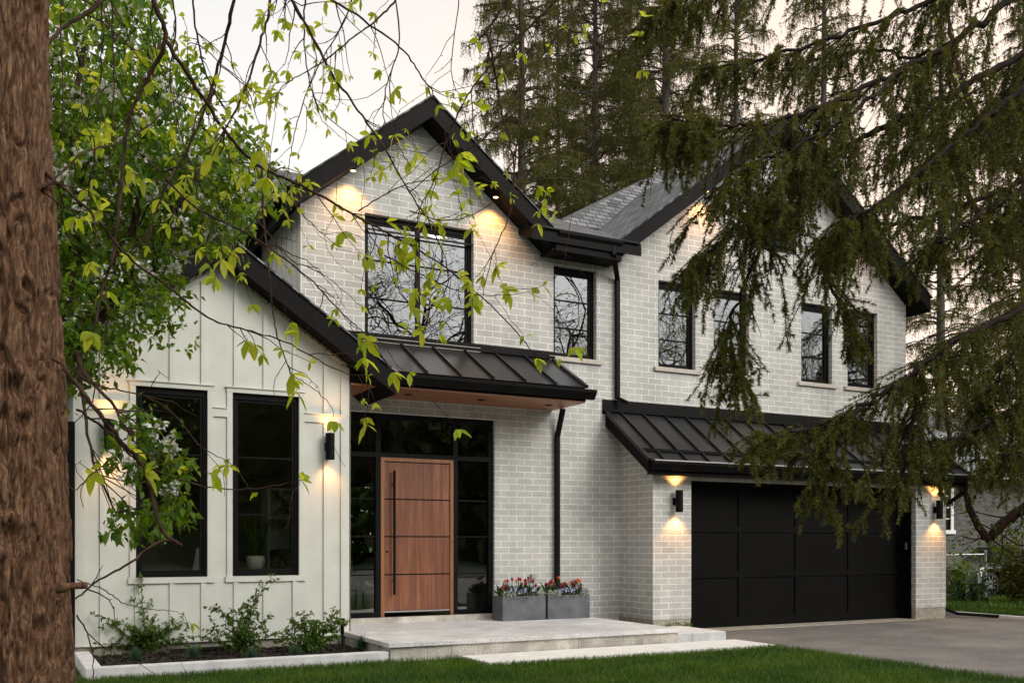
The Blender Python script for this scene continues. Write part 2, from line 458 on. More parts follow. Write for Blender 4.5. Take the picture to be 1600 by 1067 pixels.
M['kerb'] = noisy('kerb_stone', (0.58, 0.57, 0.57), (0.72, 0.71, 0.70), 7.0, 0.85, 0.002, 50)
M['asphalt'] = noisy('asphalt', (0.135, 0.121, 0.108), (0.225, 0.203, 0.183), 1.1, 0.85, 0.008, 55, stretch=(0.8, 1.3, 1), detail=12.0, lo=.3, hi=.72, fine=38)
M['soil'] = noisy('mulch', (0.010, 0.007, 0.005), (0.045, 0.030, 0.022), 40.0, 0.95, 0.03, 45)
M['earth'] = noisy('turf_soil', (0.012, 0.03, 0.006), (0.03, 0.06, 0.012), 12.0, 0.95, 0.01, 60)
M['cedar'] = wood_mat('cedar_soffit', (0.20, 0.075, 0.030), (0.33, 0.13, 0.055), (0.42, 0.19, 0.085), 'x')
M['door'] = wood_mat('door_wood', (0.10, 0.031, 0.012), (0.175, 0.056, 0.021), (0.33, 0.122, 0.048), 'z', 0.5)
M['doorframe'] = wood_mat('door_frame_wood', (0.18, 0.068, 0.024), (0.25, 0.098, 0.036), (0.31, 0.13, 0.05), 'z', 0.5)
M['glass_low'] = glass_mat('window_glass_low', 0.15, (0.62, 0.66, 0.60))
M['glass_up'] = glass_mat('window_glass_up', 0.15, (0.35, 0.36, 0.36))
M['interior'] = noisy('interior_paint', (0.30, 0.31, 0.26), (0.36, 0.37, 0.31), 1.0, 0.9)
M['floorwood'] = noisy('oak_floor', (0.22, 0.16, 0.08), (0.34, 0.26, 0.14), 3.0, 0.25, stretch=(8, 1, 1))
M['white'] = plain('white_paint', (0.75, 0.75, 0.73), 0.5)
M['curtain'] = plain('curtain_cloth', (0.5, 0.5, 0.47), 0.9)
M['planter'] = noisy('grey_planter', (0.075, 0.08, 0.09), (0.13, 0.135, 0.148), 5.0, 0.6, 0.001, 40)
M['steel'] = plain('galvanised_steel', (0.45, 0.45, 0.45), 0.4, 0.8)
M['lens'] = plain('warm_lens', (1, 0.7, 0.4), 0.4, emit=(1.0, 0.55, 0.22, 6.0))
# ------------------------------------------------------------------ house
house = thing('house', (8, 14, 0), 'two storey painted brick and white board house with black gabled roofs', 'house')

def wall_front(mb, y, x0, x1, z0, z1, holes, depth, sill=True):
    """front wall facing -Y with rectangular holes (x0,x1,z0,z1) and their reveals"""
    xs = sorted({x0, x1, *[h[0] for h in holes], *[h[1] for h in holes]})
    zs = sorted({z0, z1, *[h[2] for h in holes], *[h[3] for h in holes]})
    for i in range(len(xs)-1):
        for j in range(len(zs)-1):
            cx, cz = (xs[i]+xs[i+1])/2, (zs[j]+zs[j+1])/2
            if any(h[0] < cx < h[1] and h[2] < cz < h[3] for h in holes): continue
            mb.add([(xs[i],y,zs[j]),(xs[i+1],y,zs[j]),(xs[i+1],y,zs[j+1]),(xs[i],y,zs[j+1])], [(0,1,2,3)], 0)
    for a, b, c, d in holes:
        e = y + depth
        mb.add([(b,y,c),(b,e,c),(b,e,d),(b,y,d)], [(0,1,2,3)], 1)
        mb.add([(a,y,c),(a,y,d),(a,e,d),(a,e,c)], [(0,1,2,3)], 1)
        mb.add([(a,y,d),(b,y,d),(b,e,d),(a,e,d)], [(0,1,2,3)], 0)
        if sill: mb.add([(a,y,c),(a,e,c),(b,e,c),(b,y,c)], [(0,1,2,3)], 0)

def poly_front(mb, y, pts, mi=0):
    mb.addm([(p[0], y, p[1]) for p in pts], [(0, i, i+1) for i in range(1, len(pts)-1)], None, mi)

YB, YC, YA = 14.0, 13.031, 13.02
BIGW = (4.868, 6.686, 4.585, 4.975)   # placeholder heights fixed below
wins_up = [(4.868, 6.686, 4.60, 6.47), (8.162, 9.008, 4.60, 6.125), (10.306, 11.13, 4.60, 6.14), (11.546, 12.385, 4.60, 6.14), (13.694, 14.51, 4.60, 6.14), (14.93, 15.771, 4.60, 6.14)]
ENTR = (4.40, 7.06, 0.36, 3.47)
# main brick front (two storeys), gables above
w = MB()
wall_front(w, YB, 4.10, 9.48, 0.0, 3.80, [ENTR], 0.12)
wall_front(w, YB, 3.908, 9.48, 3.80, 6.25, [wins_up[0][:3] + (6.25,), wins_up[1]], 0.09)
wall_front(w, YB, 9.48, 16.6, 2.4, 6.25, wins_up[2:], 0.09)
a, b, c, d = wins_up[0]
poly_front(w, YB, [(3.908, 6.25), (a, 6.25), (a, d), (a, 7.22), (3.908, 6.455)])
poly_front(w, YB, [(b, 6.25), (7.99, 6.25), (b, 7.28), (b, d)])
poly_front(w, YB, [(a, d), (b, d), (b, 7.28), (5.80, 7.97), (a, 7.22)])
w.add([(b,YB,6.25),(b,YB+.09,6.25),(b,YB+.09,d),(b,YB,d)], [(0,1,2,3)], 1)
w.add([(a,YB,d),(b,YB,d),(b,YB+.09,d),(a,YB+.09,d)], [(0,1,2,3)], 0)
poly_front(w, YB, [(9.21, 6.25), (16.6, 6.25), (16.6, 6.39), (13.0, 9.16)])
w.add([(16.6,YB,0),(16.6,22,0),(16.6,22,6.4),(16.6,YB,6.4)], [(0,1,2,3)], 1)
w.build('brick_wall', [M['brick'], M['brick_side']], house)
# garage projection
g = MB()
GD = (10.27, 15.73, 0.0, 2.54)
wall_front(g, YC, 9.48, 16.593, 0.225, 2.74, [(GD[0], GD[1], 0.225, 2.54)], 0.10, False)
g.add([(9.48,YB,0.225),(9.48,YC,0.225),(9.48,YC,2.74),(9.48,YB,2.74)], [(0,1,2,3)], 1)
g.addm([(9.48,YB,2.74),(9.48,YC,2.74),(9.48,YB,3.46)], [(0,1,2)], None, 1)
g.add([(16.593,YC,0.225),(16.593,YB,0.225),(16.593,YB,2.74),(16.593,YC,2.74)], [(0,1,2,3)], 1)
g.addm([(16.593,YC,2.74),(16.593,YB,2.74),(16.593,YB,3.46)], [(0,1,2)], None, 1)
g.build('garage_wall', [M['brick'], M['brick_side']], house)
f = MB(); FO = []
class _FO:
    def box(self, *a): m_ = MB(); m_.box(*a); m_.build('foundation', M['concrete'], house)
f = _FO()
f.box(9.489, 10.262, YC+.009, YC+.5, -0.1, 0.225)
f.box(15.738, 16.584, YC+.009, YC+.5, -0.1, 0.225)
f.box(9.489, 9.6, YC+.5, YB, -0.1, 0.225)
f.box(16.5, 16.584, YC+.5, 22, -0.1, 0.225)
f.box(0.82, 4.28, YA+.02, YA+.2, -0.1, 0.215)
f.box(0.82, 1.0, YA+.2, 17, -0.1, 0.215)
# black reveal lining of the garage opening and the door itself
r = MB()
YD = 13.40
r.box(15.69, 15.732, YC+.102, YD+.04, 0.0, 2.54); r.box(10.268, 10.31, YC+.102, YD+.04, 0.0, 2.54)
r.box(10.31, 15.69, YC+.102, YD+.04, 2.50, 2.54)
r.build('garage_frame', M['doorblack'], house)
gd = MB()
gd.box(10.31, 15.69, YD, YD+.04, 0.005, 2.50)
cols = np.linspace(10.31, 15.69, 5); rows = [0.005, 0.19, 0.93, 1.72, 2.50]
for i in range(5):
    x = cols[i]; wd = 0.07
    lo, hi = (x, x+wd) if i == 0 else ((x-wd, x) if i == 4 else (x-wd*.8, x+wd*.8))
    gd.box(lo, hi, YD-.022, YD+.001, 0.006, 2.499)
for z, hh in ((0.006, .16), (0.88, .11), (1.68, .11), (2.39, .109)):
    gd.box(10.311, 15.689, YD-.0225, YD+.0005, z, z+hh)
for z in (0.935, 1.735): gd.box(10.311, 15.689, YD-.0228, YD-.0224, z-.003, z+.003)
bevel(gd.build('garage_door', M['doorblack'], house), 0.004)
k = MB(); k.box(15.665, 15.69, 13.20, 13.235, 1.36, 1.50); k.build('keypad', M['steel'], house)

# ---- windows
def window(x0, x1, z0, z1, yf, rows=3, cols=1, glass='glass_up', sill=None, fr=0.055, label=None, offset=0.09):
    y = yf + offset
    m = MB()
    m.box(x0, x0+fr, y, y+.08, z0, z1); m.box(x1-fr, x1, y, y+.08, z0, z1)
    m.box(x0+fr, x1-fr, y, y+.08, z0, z0+fr); m.box(x0+fr, x1-fr, y, y+.08, z1-fr-.03, z1)
    xs = np.linspace(x0+fr, x1-fr, cols+1)
    for c in range(cols):
        a, b = xs[c], xs[c+1]
        s = .035
        m.box(a, a+s, y+.02, y+.07, z0+fr, z1-fr-.03); m.box(b-s, b, y+.02, y+.07, z0+fr, z1-fr-.03)
        m.box(a+s, b-s, y+.02, y+.07, z0+fr, z0+fr+s); m.box(a+s, b-s, y+.02, y+.07, z1-fr-.03-s, z1-fr-.03)
        for r_ in range(1, rows):
            z = z0+fr + (z1-z0-2*fr-.03)*r_/rows
            m.box(a+s, b-s, y+.03, y+.055, z-.011, z+.011)
    o = m.build('window', M['black'], house)
    if label: o['label'] = label
    p = MB(); p.add([(x0+fr,y+.045,z0+fr),(x1-fr,y+.045,z0+fr),(x1-fr,y+.045,z1-fr-.03),(x0+fr,y+.045,z1-fr-.03)], [(0,1,2,3)])
    p.build('pane', M[glass], o)
    if sill:
        s = MB(); s.box(x0-.10, x1+.10, yf-.05, yf+.12, z0-.075, z0+.0)
        bevel(s.build('sill', M['sill'], o), .006)
    return o

window(*wins_up[0], YB, 3, 2, 'glass_up', True, label='wide two light window with black grid under the front gable')
window(*wins_up[1], YB, 3, 1, 'glass_up', True)
for q in wins_up[2:]: window(*q, YB, 3, 1, 'glass_up', True)
WW = [(1.51, 2.385, 1.055, 3.47), (2.703, 3.59, 1.055, 3.47)]
for q in WW: window(*q, YA, 3, 1, 'glass_low', None, .05, offset=0.03)
# small dark vent high in the garage gable
v = MB(); v.box(12.45, 13.55, YB-.02, YB+.02, 7.03, 8.02)
for i in range(7): v.obox((12.5, YB-.03, 7.12+i*.13), (13.5, YB-.03, 7.12+i*.13), .05, .02, (0, -.6, .8))
v.build('gable_vent', M['black'], house)

# ---- entrance: glazing frame, door
e = MB(); y = YB+.06
x0, x1, z0, z1 = ENTR
def fbar(a, b, c, d, dy=0.0): e.box(a, b, y-dy, y+.09, c, d)
fbar(x0, x1, z1-.075, z1, .002); fbar(x1-.075, x1, z0, z1-.075); fbar(x0, x0+.06, z0, z1-.075)
fbar(5.065, 5.145, z0, z1-.075); fbar(6.36, 6.435, z0, z1-.075)
fbar(x0+.06, 5.065, 2.80, 2.87); fbar(5.145, 6.36, 2.80, 2.87); fbar(6.435, x1-.075, 2.80, 2.87)
fbar(x0+.06, 5.065, z0, z0+.075); fbar(6.435, x1-.075, z0, z0+.075)
for a, b in ((x0+.06, 5.065), (6.435, x1-.075)):
    for z in (2.164, 1.589, 1.005): e.box(a, b, y+.03, y+.06, z-.011, z+.011)
ent = e.build('entrance_glazing', M['black'], house)
p = MB()
for a, b, c, d in ((x0+.06, 5.065, z0+.075, 2.80), (6.435, x1-.075, z0+.075, 2.80), (x0+.06, 5.065, 2.87, z1-.075), (5.145, 6.36, 2.87, z1-.075), (6.435, x1-.075, 2.87, z1-.075)):
    p.add([(a,y+.045,c),(b,y+.045,c),(b,y+.045,d),(a,y+.045,d)], [(0,1,2,3)])
p.build('pane', M['glass_low'], ent)
fr = MB(); fr.box(5.146, 5.20, y-.004, y+.10, z0, 2.80); fr.box(6.305, 6.359, y-.004, y+.10, z0, 2.80); fr.box(5.20, 6.305, y-.004, y+.10, 2.745, 2.80)
fr.build('door_frame', M['doorframe'], house)
d = MB(); zz = [0.44, 1.005, 1.589, 2.164, 2.738]
d.mi = 0
for i in range(4): d.box(5.206, 6.299, y+.012, y+.06, zz[i]+.010, zz[i+1]-.010)
d.mi = 1
d.box(5.208, 6.297, y+.020, y+.07, 0.41, 2.738)
d.mi = 2
d.box(5.206, 6.299, y+.008, y+.058, 0.425, 0.444)
door = d.build('entry_door', [M['door'], M['black'], M['steel']], house)
h = MB(); h.tube([(5.345, y-.055, .70), (5.345, y-.055, 2.60)], .021, 8)
for z in (.92, 2.38): h.tube([(5.335, y+.012, z), (5.345, y-.055, z)], .010, 6)
h.build('handle', M['black'], door)
k = MB(); k.lathe((5.25, y+.012, 1.36), [(0.018, 0), (0.018, -.01), (0.0, -.012)], 12, 'y'); k.build('lock', M['black'], door)
s = MB(); s.box(4.31, 7.06, YB-.06, YB+.12, 0.272, 0.36); s.build('threshold', M['riser'], house)
# wall patch left of the glazing is hidden behind the wing

# ---- roofs
def slope_slab(mb, xr, zr, xe, ze, y0, y1, th=.30, mi=0):
    mb.prism([(xr, zr), (xe, ze), (xe, ze-th), (xr, zr-th)], 'y', y0, y1, mi)
def shingle_sheet(name, pts, up, along, parent=house, th=.025):
    """flat shingle sheet: pts in order (3-D); uv = metres along eave, metres up the slope"""
    pts = [np.array(p, float) for p in pts]
    nrm = unit(np.cross(pts[1]-pts[0], pts[2]-pts[0]))
    if nrm[2] < 0: nrm = -nrm
    n = len(pts)
    m = MB()
    v = [p + nrm*th for p in pts] + [p + nrm*.001 for p in pts]
    m.addm(v, [(0, i, i+1) for i in range(1, n-1)], [(i, n+i, n+(i+1) % n, (i+1) % n) for i in range(n)])
    along, up = unit(along), unit(up); o = pts[0]
    return m.build(name, M['shingle'], parent, uvfn=lambda c: np.stack([(c-o)@along, (c-o)@up], 1))

GBX, GBZ, GBS, GBH = 5.80, 8.25, .785, 2.19          # front gable
GGX, GGZ, GGS, GGH = 13.0, 9.47, .766, 3.86          # garage gable
WGX, WGZ, WGS, WGH = 2.54, 5.44, .680, 2.33          # white wing gable
def gable(x, z, s, h, y0, y1, name):
    m = MB()
    for sg in (-1, 1): slope_slab(m, x, z, x+sg*h, z-s*h, y0, y1)
    o = m.build(name, M['fascia'], house)
    for sg in (-1, 1):
        xe, ze = x+sg*(h+.03), z-s*(h+.03)
        pts = [(xe, y0-.025, ze), (xe, y1, ze), (x, y1, z), (x, y0-.025, z)]
        shingle_sheet('shingles', pts, (-sg, 0, s), (0, 1, 0), o)
    # drip strip along the rake
    return o
gable(GBX, GBZ, GBS, GBH, 13.6, 19.0, 'roof')
gable(GGX, GGZ, GGS, GGH, 13.6, 22.4, 'roof')
gable(WGX, WGZ, WGS, WGH, 12.70, 16.8, 'roof')
# main roof behind: left front slope, middle front slope between the gables, back slope
m = MB()
m.prism([(16.4, 6.55), (19.5, 8.97), (19.5, 8.64), (16.4, 6.22)], 'x', -3.4, 6.5)
m.prism([(19.5, 8.97), (22.6, 6.55), (22.6, 6.22), (19.5, 8.64)], 'x', -3.4, 12.0)
m.prism([(13.52, 6.53), (19.5, 8.99), (19.5, 8.7), (13.52, 6.33)], 'x', 7.5, 9.6)
mr = m.build('roof', M['fascia'], house)
shingle_sheet('shingles', [(-3.43,16.37,6.53),(6.5,16.37,6.53),(6.5,19.5,8.97),(-3.43,19.5,8.97)], (0,3.1,2.42), (1,0,0), mr)
shingle_sheet('shingles', [(7.6,13.48,6.515),(9.55,13.48,6.515),(11.6,19.5,8.99),(5.8,19.5,8.99)], (0,5.98,2.46), (1,0,0), mr)
m = MB(); m.prism([(11.63,9.0),(15.0,10.92),(18.4,9.0)], 'y', 19.52, 22.3)
rr = m.build('roof', M['fascia'], house)
shingle_sheet('shingles', [(11.6,19.5,9.02),(11.6,22.3,9.02),(15,22.3,10.96),(15,19.5,10.96)], (3.37,0,1.92), (0,1,0), rr)

shingle_sheet('shingles', [(10.2,17.2,8.05),(19.0,17.2,8.05),(15.0,19.5,10.97),(11.6,19.5,9.03)], (0,2.3,2.9), (1,0,0), rr)

# ---- gutters and downpipes
def gutter(x0, x1, y, z, name='gutter', s=1.0):
    g = MB()
    g.prism([(y, z), (y, z-.12*s), (y-.06*s, z-.12*s), (y-.085*s, z-.08*s), (y-.12*s, z-.03*s), (y-.12*s, z)], 'x', x0, x1)
    g.box(x0, x1, y-.127*s, y-.1202*s, z-.012, z+.004)
    return g.build(name, M['black'], house)
gutter(7.97, 9.20, 13.60, 6.52)
f = MB(); f.box(7.9, 9.25, 13.6, 14.0, 6.22, 6.26); f.box(7.95, 9.22, 13.56, 13.6, 6.22, 6.53); f.build('soffit', M['fascia'], house)
def pipe(pts, w_=.085, name='downpipe', parent=house):
    p = MB()
    sp = smoothpath(pts, 1) if False else np.array(pts, float)
    for i in range(len(sp)-1):
        a, b = sp[i], sp[i+1]
        dv = unit(b-a)
        up = (0, -1, 0) if abs(dv[2]) > .6 else (0, 0, 1)
        p.obox(a - dv*.018, b + dv*.018, w_, w_*.72, up)
    o = p.build(name, M['black'], parent)
    bevel(o, .012, 2)
    return o
pipe([(9.05,13.54,6.42),(9.05,13.54,6.30),(9.40,13.945,6.02),(9.40,13.945,3.98),(9.47,13.80,3.90)])
pipe([(8.22,13.80,3.69),(8.21,13.90,3.40),(8.20,13.945,3.25),(8.20,13.945,0.36),(8.30,13.75,0.31)])
pipe([(0.765,12.95,2.95),(0.765,12.95,0.2)])
pipe([(16.72,12.64,2.66),(16.72,12.70,2.50),(16.64,13.10,2.22),(16.66,13.2,2.0),(16.66,13.2,0.2),(16.9,13.0,0.08),(17.6,12.6,0.03)])
# wing eave gutters
for bb in ((WGX-WGH-.12, WGX-WGH, 12.75, 16.6, WGZ-WGS*WGH-.13, WGZ-WGS*WGH-.01), (GBX-GBH-.12, GBX-GBH, 13.65, 16.3, GBZ-GBS*GBH-.15, GBZ-GBS*GBH-.02), (-3.4, 3.6, 16.26, 16.4, 6.38, 6.53)):
    g = MB(); g.box(*bb); g.build('gutter', M['black'], house)

# ---- standing seam shed roofs
def shed(x0, x1, yt, zt, ye, ze, seams, fas, flash, name, y_w):
    m = MB()
    m.prism([(yt, zt), (ye, ze), (ye, ze-fas), (ye+.05, ze-fas), (y_w, ze-fas+.0), (yt, ze-fas+.0)], 'x', x0+.01, x1-.01) if False else None
    m.prism([(yt, zt), (ye, ze), (ye, ze-fas), (yt, zt-fas-.02)], 'x', x0, x1, 0)
    o = m.build(name, M['fascia'], house)
    t = MB(); s = unit(np.array([0, ye-yt, ze-zt])); nr = np.array([0, s[2], -s[1]]) * (1 if -s[1] > 0 else -1)
    A, B = np.array([0, yt, zt]), np.array([0, ye-.03, ze-.03*abs(s[2]/s[1])])
    def q(p, x, hh): return (x, p[1]+nr[1]*hh, p[2]+nr[2]*hh)
    v = [q(A, x0-.02, .012), q(A, x1+.02, .012), q(B, x1+.02, .012), q(B, x0-.02, .012), q(A, x0-.02, .001), q(A, x1+.02, .001), q(B, x1+.02, .001), q(B, x0-.02, .001)]
    t.add(v, [(0,3,2,1),(4,5,6,7),(0,1,5,4),(1,2,6,5),(2,3,7,6),(3,0,4,7)])
    for x in seams: t.obox(q(A, x, .028), q(B, x, .028), .022, .045, nr)
    for x in (x0-.005, x1+.005): t.obox(q(A, x, .022), q(B, x, .022), .06, .05, nr)
    t.build('metal_sheet', M['seam'], o)
    fl = MB(); fl.box(flash[0], flash[1], yt-.025, yt-.001, zt-.03, flash[2]); fl.obox((flash[0], yt-.03, zt+.035), (flash[1], yt-.03, zt+.035), .05, .05)
    fl.build('flashing', M['black'], o)
    return o
porch = shed(4.30, 8.12, 14.0, 4.53, 12.95, 3.93, [4.9, 5.43, 5.96, 6.5, 7.04, 7.58], .10, (4.1, 8.16, 4.665), 'porch_roof', 14)
b = MB(); b.box(4.31, 8.14, 12.96, 13.0, 3.715, 3.88); b.box(8.10, 8.14, 13.0, 13.99, 3.715, 3.90); b.build('fascia', M['fascia'], house)
b = MB(); b.box(4.31, 8.14, 12.97, 13.99, 3.69, 3.714); b.build('porch_soffit', M['cedar'], house)
gutter(4.62, 8.26, 12.955, 3.875, s=1.15)
for x in (5.35, 6.55, 7.75):
    l = MB(); l.lathe((x, 13.45, 3.688), [(0.065, 0.001), (0.065, -.004), (0.05, -.006), (0.045, .0)], 16); l.build('soffit_light', M['black'], house)
gar = shed(9.19, 16.88, 14.0, 3.73, 12.75, 2.83, list(np.arange(9.47, 16.7, .465)), .22, (9.125, 16.9, 3.945), 'garage_roof', YC)
b = MB(); b.box(9.49, 16.6, 12.80, YC-.002, 2.60, 2.64); b.box(9.2, 16.87, 12.752, 12.80, 2.59, 2.80); b.build('fascia', M['fascia'], house)
# snow rail across the lower part of the sheet
sr = MB(); sr.obox((9.2, 12.93, 3.005), (16.87, 12.93, 3.005), .035, .045); sr.build('snow_rail', M['black'], gar)
gg = gutter(9.22, 17.0, 12.75, 2.80, s=1.15)
de = MB(); de.box(9.21, 16.98, 12.598, 12.603, 2.803, 2.822); de.build('lip_glint_strip', M['steel'], gg)  # pale steel strip added to stand in for the glint along the gutter lip
# gutter end boards
# ---- white wing
s = MB()
wall_front(s, YA, .806, 4.294, .215, 4.05, WW, .03)
poly_front(s, YA, [(.806, 4.05), (4.294, 4.05), (2.55, 5.17)])
s.add([(.806,17,.215),(.806,YA,.215),(.806,YA,4.05),(.806,17,4.05)], [(0,1,2,3)], 0)
s.add([(4.294,YA,.215),(4.294,YB,.215),(4.294,YB,4.0),(4.294,YA,4.0)], [(0,1,2,3)], 0)
s.build('board_wall', [M['siding'], M['siding']], house)
t = MB(); yp = YA-.022
def trim(a, b, c, d, pr=.022): t.box(a, b, YA-pr, YA-.0005, c, d)
trim(4.175, 4.31, .22, 3.92, .024); trim(.79, .92, .22, 3.92, .024)
t.box(4.2945, 4.312, YA-.024, YA+.1, .22, 3.92)
for (a, b, c, d) in WW:
    trim(a-.07, a, c-.0, d, .023); trim(b, b+.07, c-.0, d, .023); trim(a-.075, b+.075, d, d+.06, .026); trim(a-.09, b+.09, c-.075, c, .030)
    t.box(a-.09, b+.09, YA-.045, YA-.0005, d+.06, d+.075); 
def ztop(x): return 5.17 - .642*abs(x-2.55) - .02
for x in (1.123, 1.53, 1.944, 2.333, 2.749, 3.135, 3.53, 3.96):
    inw = [q for q in WW if q[0]-.09 < x < q[1]+.09]
    if inw:
        trim(x-.03, x+.03, .235, .98); trim(x-.03, x+.03, 3.546, ztop(x)-.1)
    else:
        trim(x-.03, x+.03, .235, 3.14); trim(x-.03, x+.03, 3.25, ztop(x)-.1)
for a, b in ((.92, 1.44), (2.455, 2.633), (3.66, 4.175)):
    trim(a, b, 3.14, 3.25, .024); t.box(a, b, YA-.04, YA-.0005, 3.25, 3.262)
for sg in (-1, 1):
    t.obox((2.55, YA-.012, 5.10), (2.55+sg*1.74, YA-.012, 5.10-.642*1.74), .022, .11, (0, 0, 1))
trim(.92, 4.175, .215, .235, .026)
t.build('trim_boards', M['siding'], house)
for sg in (-1, 1):   # soffit strips under the wing rake
    sf = MB()
    for i in range(22):
        u = .12 + i*.1
        x, z = WGX+sg*u, WGZ-.335-WGS*u
        sf.obox((x, 12.74, z), (x, YA-.002, z), .012, .008, (0, 0, 1))
    sf.build('soffit_slats', M['black'], house)
# left cheek of the front gable and the wall further back: white boards
q = MB()
q.add([(3.908,17.2,3.6),(3.908,YB,3.6),(3.908,YB,6.5),(3.908,17.2,6.5)], [(0,1,2,3)])
for yb in np.arange(14.28, 17, .3): q.box(3.888, 3.9075, yb-.025, yb+.025, 4.0, 6.5)
q.box(3.886, 3.9077, 14.0005, 14.09, 4.0, 6.47)
q.add([(-3.1,16.8,0),(3.908,16.8,0),(3.908,16.8,6.6),(-3.1,16.8,6.6)], [(0,1,2,3)])
for xb in np.arange(-3, 3.8, .4): q.box(xb-.03, xb+.03, 16.78, 16.7995, 0.1, 6.5)
q.add([(-3.1,22.3,0),(-3.1,16.8,0),(-3.1,16.8,6.6),(-3.1,22.3,6.6)], [(0,1,2,3)])
q.build('board_wall', M['siding'], house)
# rear wall with a garden opening behind the hall, floors, inner walls
iw = MB()
wall_front(iw, 22.2, -3.1, 16.6, 0, 6.6, [(4.9, 8.2, .36, 2.9)], .1)
iw.box(-3, 16.5, YB+.3, 22.15, 3.86, 4.1)
iw.box(.9, 4.24, 13.3, 16.7, 3.70, 3.84)
iw.box(4.30, 4.40, YB+.12, 21.8, .37, 3.86); iw.box(9.3, 9.45, YB+.02, 21.9, .3, 3.86)
iw.box(.85, 4.25, 16.6, 16.7, .37, 3.7); iw.box(4.242, 4.262, 13.1, 16.6, .37, 3.7); iw.box(.84, .90, 13.1, 16.6, .37, 3.7)
for z in (4.12,): pass
for x in (7.3, 9.7, 11.3, 12.9, 14.7): iw.box(x, x+.1, 14.4, 17.9, 4.12, 6.5)
iw.box(4.0, 16.5, 17.92, 18.0, 4.12, 6.9)
iw.box(4.0, 16.5, 14.4, 17.9, 6.30, 6.34)
iw.build('inner_wall', M['interior'], house)
fl = MB(); fl.box(.9, 4.28, 13.06, 14.13, .30, .355); fl.box(.9, 9.3, 14.13, 22.2, .30, .358); fl.build('floor', M['floorwood'], house)
# white rear window frame seen through the side light
rf = MB()
for x in (4.9, 5.95, 7.05, 8.12): rf.box(x, x+.08, 22.12, 22.2, .36, 2.9)
for z in (.36, 1.55, 2.82): rf.box(4.98, 8.12, 22.13, 22.19, z, z+.07)
rf.build('rear_window', M['black'], house)
for x0c, x1c, yk in ((15.45, 15.74, 14.28), (14.22, 14.38, 14.28), (11.60, 11.85, 14.28)):
    c_ = MB(); n_ = 24; xs = np.linspace(x0c, x1c, n_); ys = yk + .03*np.sin(np.arange(n_)*1.6)
    v_ = [(x, y_, z) for z in (4.5, 6.2) for x, y_ in zip(xs, ys)]
    c_.add(v_, [(i, i+1, n_+i+1, n_+i) for i in range(n_-1)]); c_.build('curtain', M['curtain'], house, smooth=True)

# soffit down lights of the gables
def spot(name, loc, tgt, power, size, blend, col, parent, rad=.02):
    l = bpy.data.lights.new(name, 'SPOT'); l.energy = power; l.spot_size = math.radians(size); l.spot_blend = blend; l.color = col; l.shadow_soft_size = rad
    o = bpy.data.objects.new(name, l); o.location = loc
    o.rotation_euler = (Vector(tgt)-Vector(loc)).to_track_quat('-Z', 'Y').to_euler()
    COL.objects.link(o)
    if parent: adopt(o, parent)
    return o
WARM = (1.0, 0.47, 0.13)
def pot(x, gx, gz, gs):
    z = gz - .335 - gs*abs(x-gx)
    m = MB(); m.lathe((x, 13.80, z), [(0.055, .01), (0.055, -.004), (0.043, -.004)], 16)
    o = m.build('soffit_light', M['black'], house)
    e_ = MB(); e_.lathe((x, 13.80, z-.003), [(0.04, .0), (0.04, -.003)], 16); e_.build('lens', M['lens'], o)
    spot('soffit_beam', (x, 13.80, z-.03), (x, 13.86, z-1), 48, 116, .8, WARM, house, .04)
pot(4.62, GBX, GBZ, GBS); pot(6.98, GBX, GBZ, GBS); pot(11.25, GGX, GGZ, GGS); pot(14.75, GGX, GGZ, GGS)

# ---- wall lamps (up and down)
def sconce(x, y, z, label, pw=24, bl=.7):
    t_ = thing('wall_lamp', (x, y, z), label, 'wall lamp', 'black up and down wall lamps')
    b_ = MB(); b_.lathe((x, y-.115, z-.18), [(0.0, .02), (0.052, .02), (0.058, 0), (0.062, .0), (0.062, .36), (0.058, .36), (0.052, .34), (0.0, .34)], 28)
    bevel(b_.build('body', M['black'], t_, smooth=False), .002, 1)
    m_ = MB(); m_.box(x-.05, x+.05, y-.022, y-.0225+.02, z-.06, z+.06); m_.box(x-.025, x+.025, y-.07, y-.02, z-.03, z+.03); m_.build('mounting_plate', M['black'], t_)
    for sg in (-1, 1):
        l_ = MB(); l_.lathe((x, y-.115, z+sg*.165), [(0.0, 0), (0.048, 0), (0.048, .002), (0, .002)], 20); l_.build('lens', M['lens'], t_)
        spot('lamp_beam', (x, y-.115, z+sg*.20), (x, y-.085, z+sg*1.2), pw, 112, bl, WARM, t_, .035)
    return t_
sconce(3.99, YA-.003, 2.81, 'black cylinder wall lamp right of the tall window beside the front door', 13, 1.0)
sconce(1.19, YA-.003, 2.83, 'black cylinder wall lamp half hidden by leaves at left end of white boards', 15, 1.0)
sconce(9.93, YC-.003, 2.18, 'black cylinder wall lamp on brick pier left of the garage door')
sconce(16.26, YC-.003, 2.14, 'black cylinder wall lamp on the narrow brick pier right of garage door')
t_ = thing('security_camera', (16.33, YC, 2.52), 'small white security camera above the lamp on right garage pier', 'camera')
m_ = MB(); m_.lathe((16.36, YC-.001, 2.52), [(0.045, 0), (0.045, -.02), (0.02, -.03)], 14, 'y'); m_.build('base', M['white'], t_)
m_ = MB(); m_.tube([(16.36, YC-.03, 2.52), (16.30, YC-.14, 2.49)], [.035, .04], 12); m_.build('body', M['white'], t_)
# outlet box behind the planters
t_ = MB(); t_.box(7.72, 7.80, YB-.05, YB-.001, .86, .98); tag(t_.build('outlet_box', M['steel']), 'small grey weatherproof outlet box on brick above the planters', 'outlet')
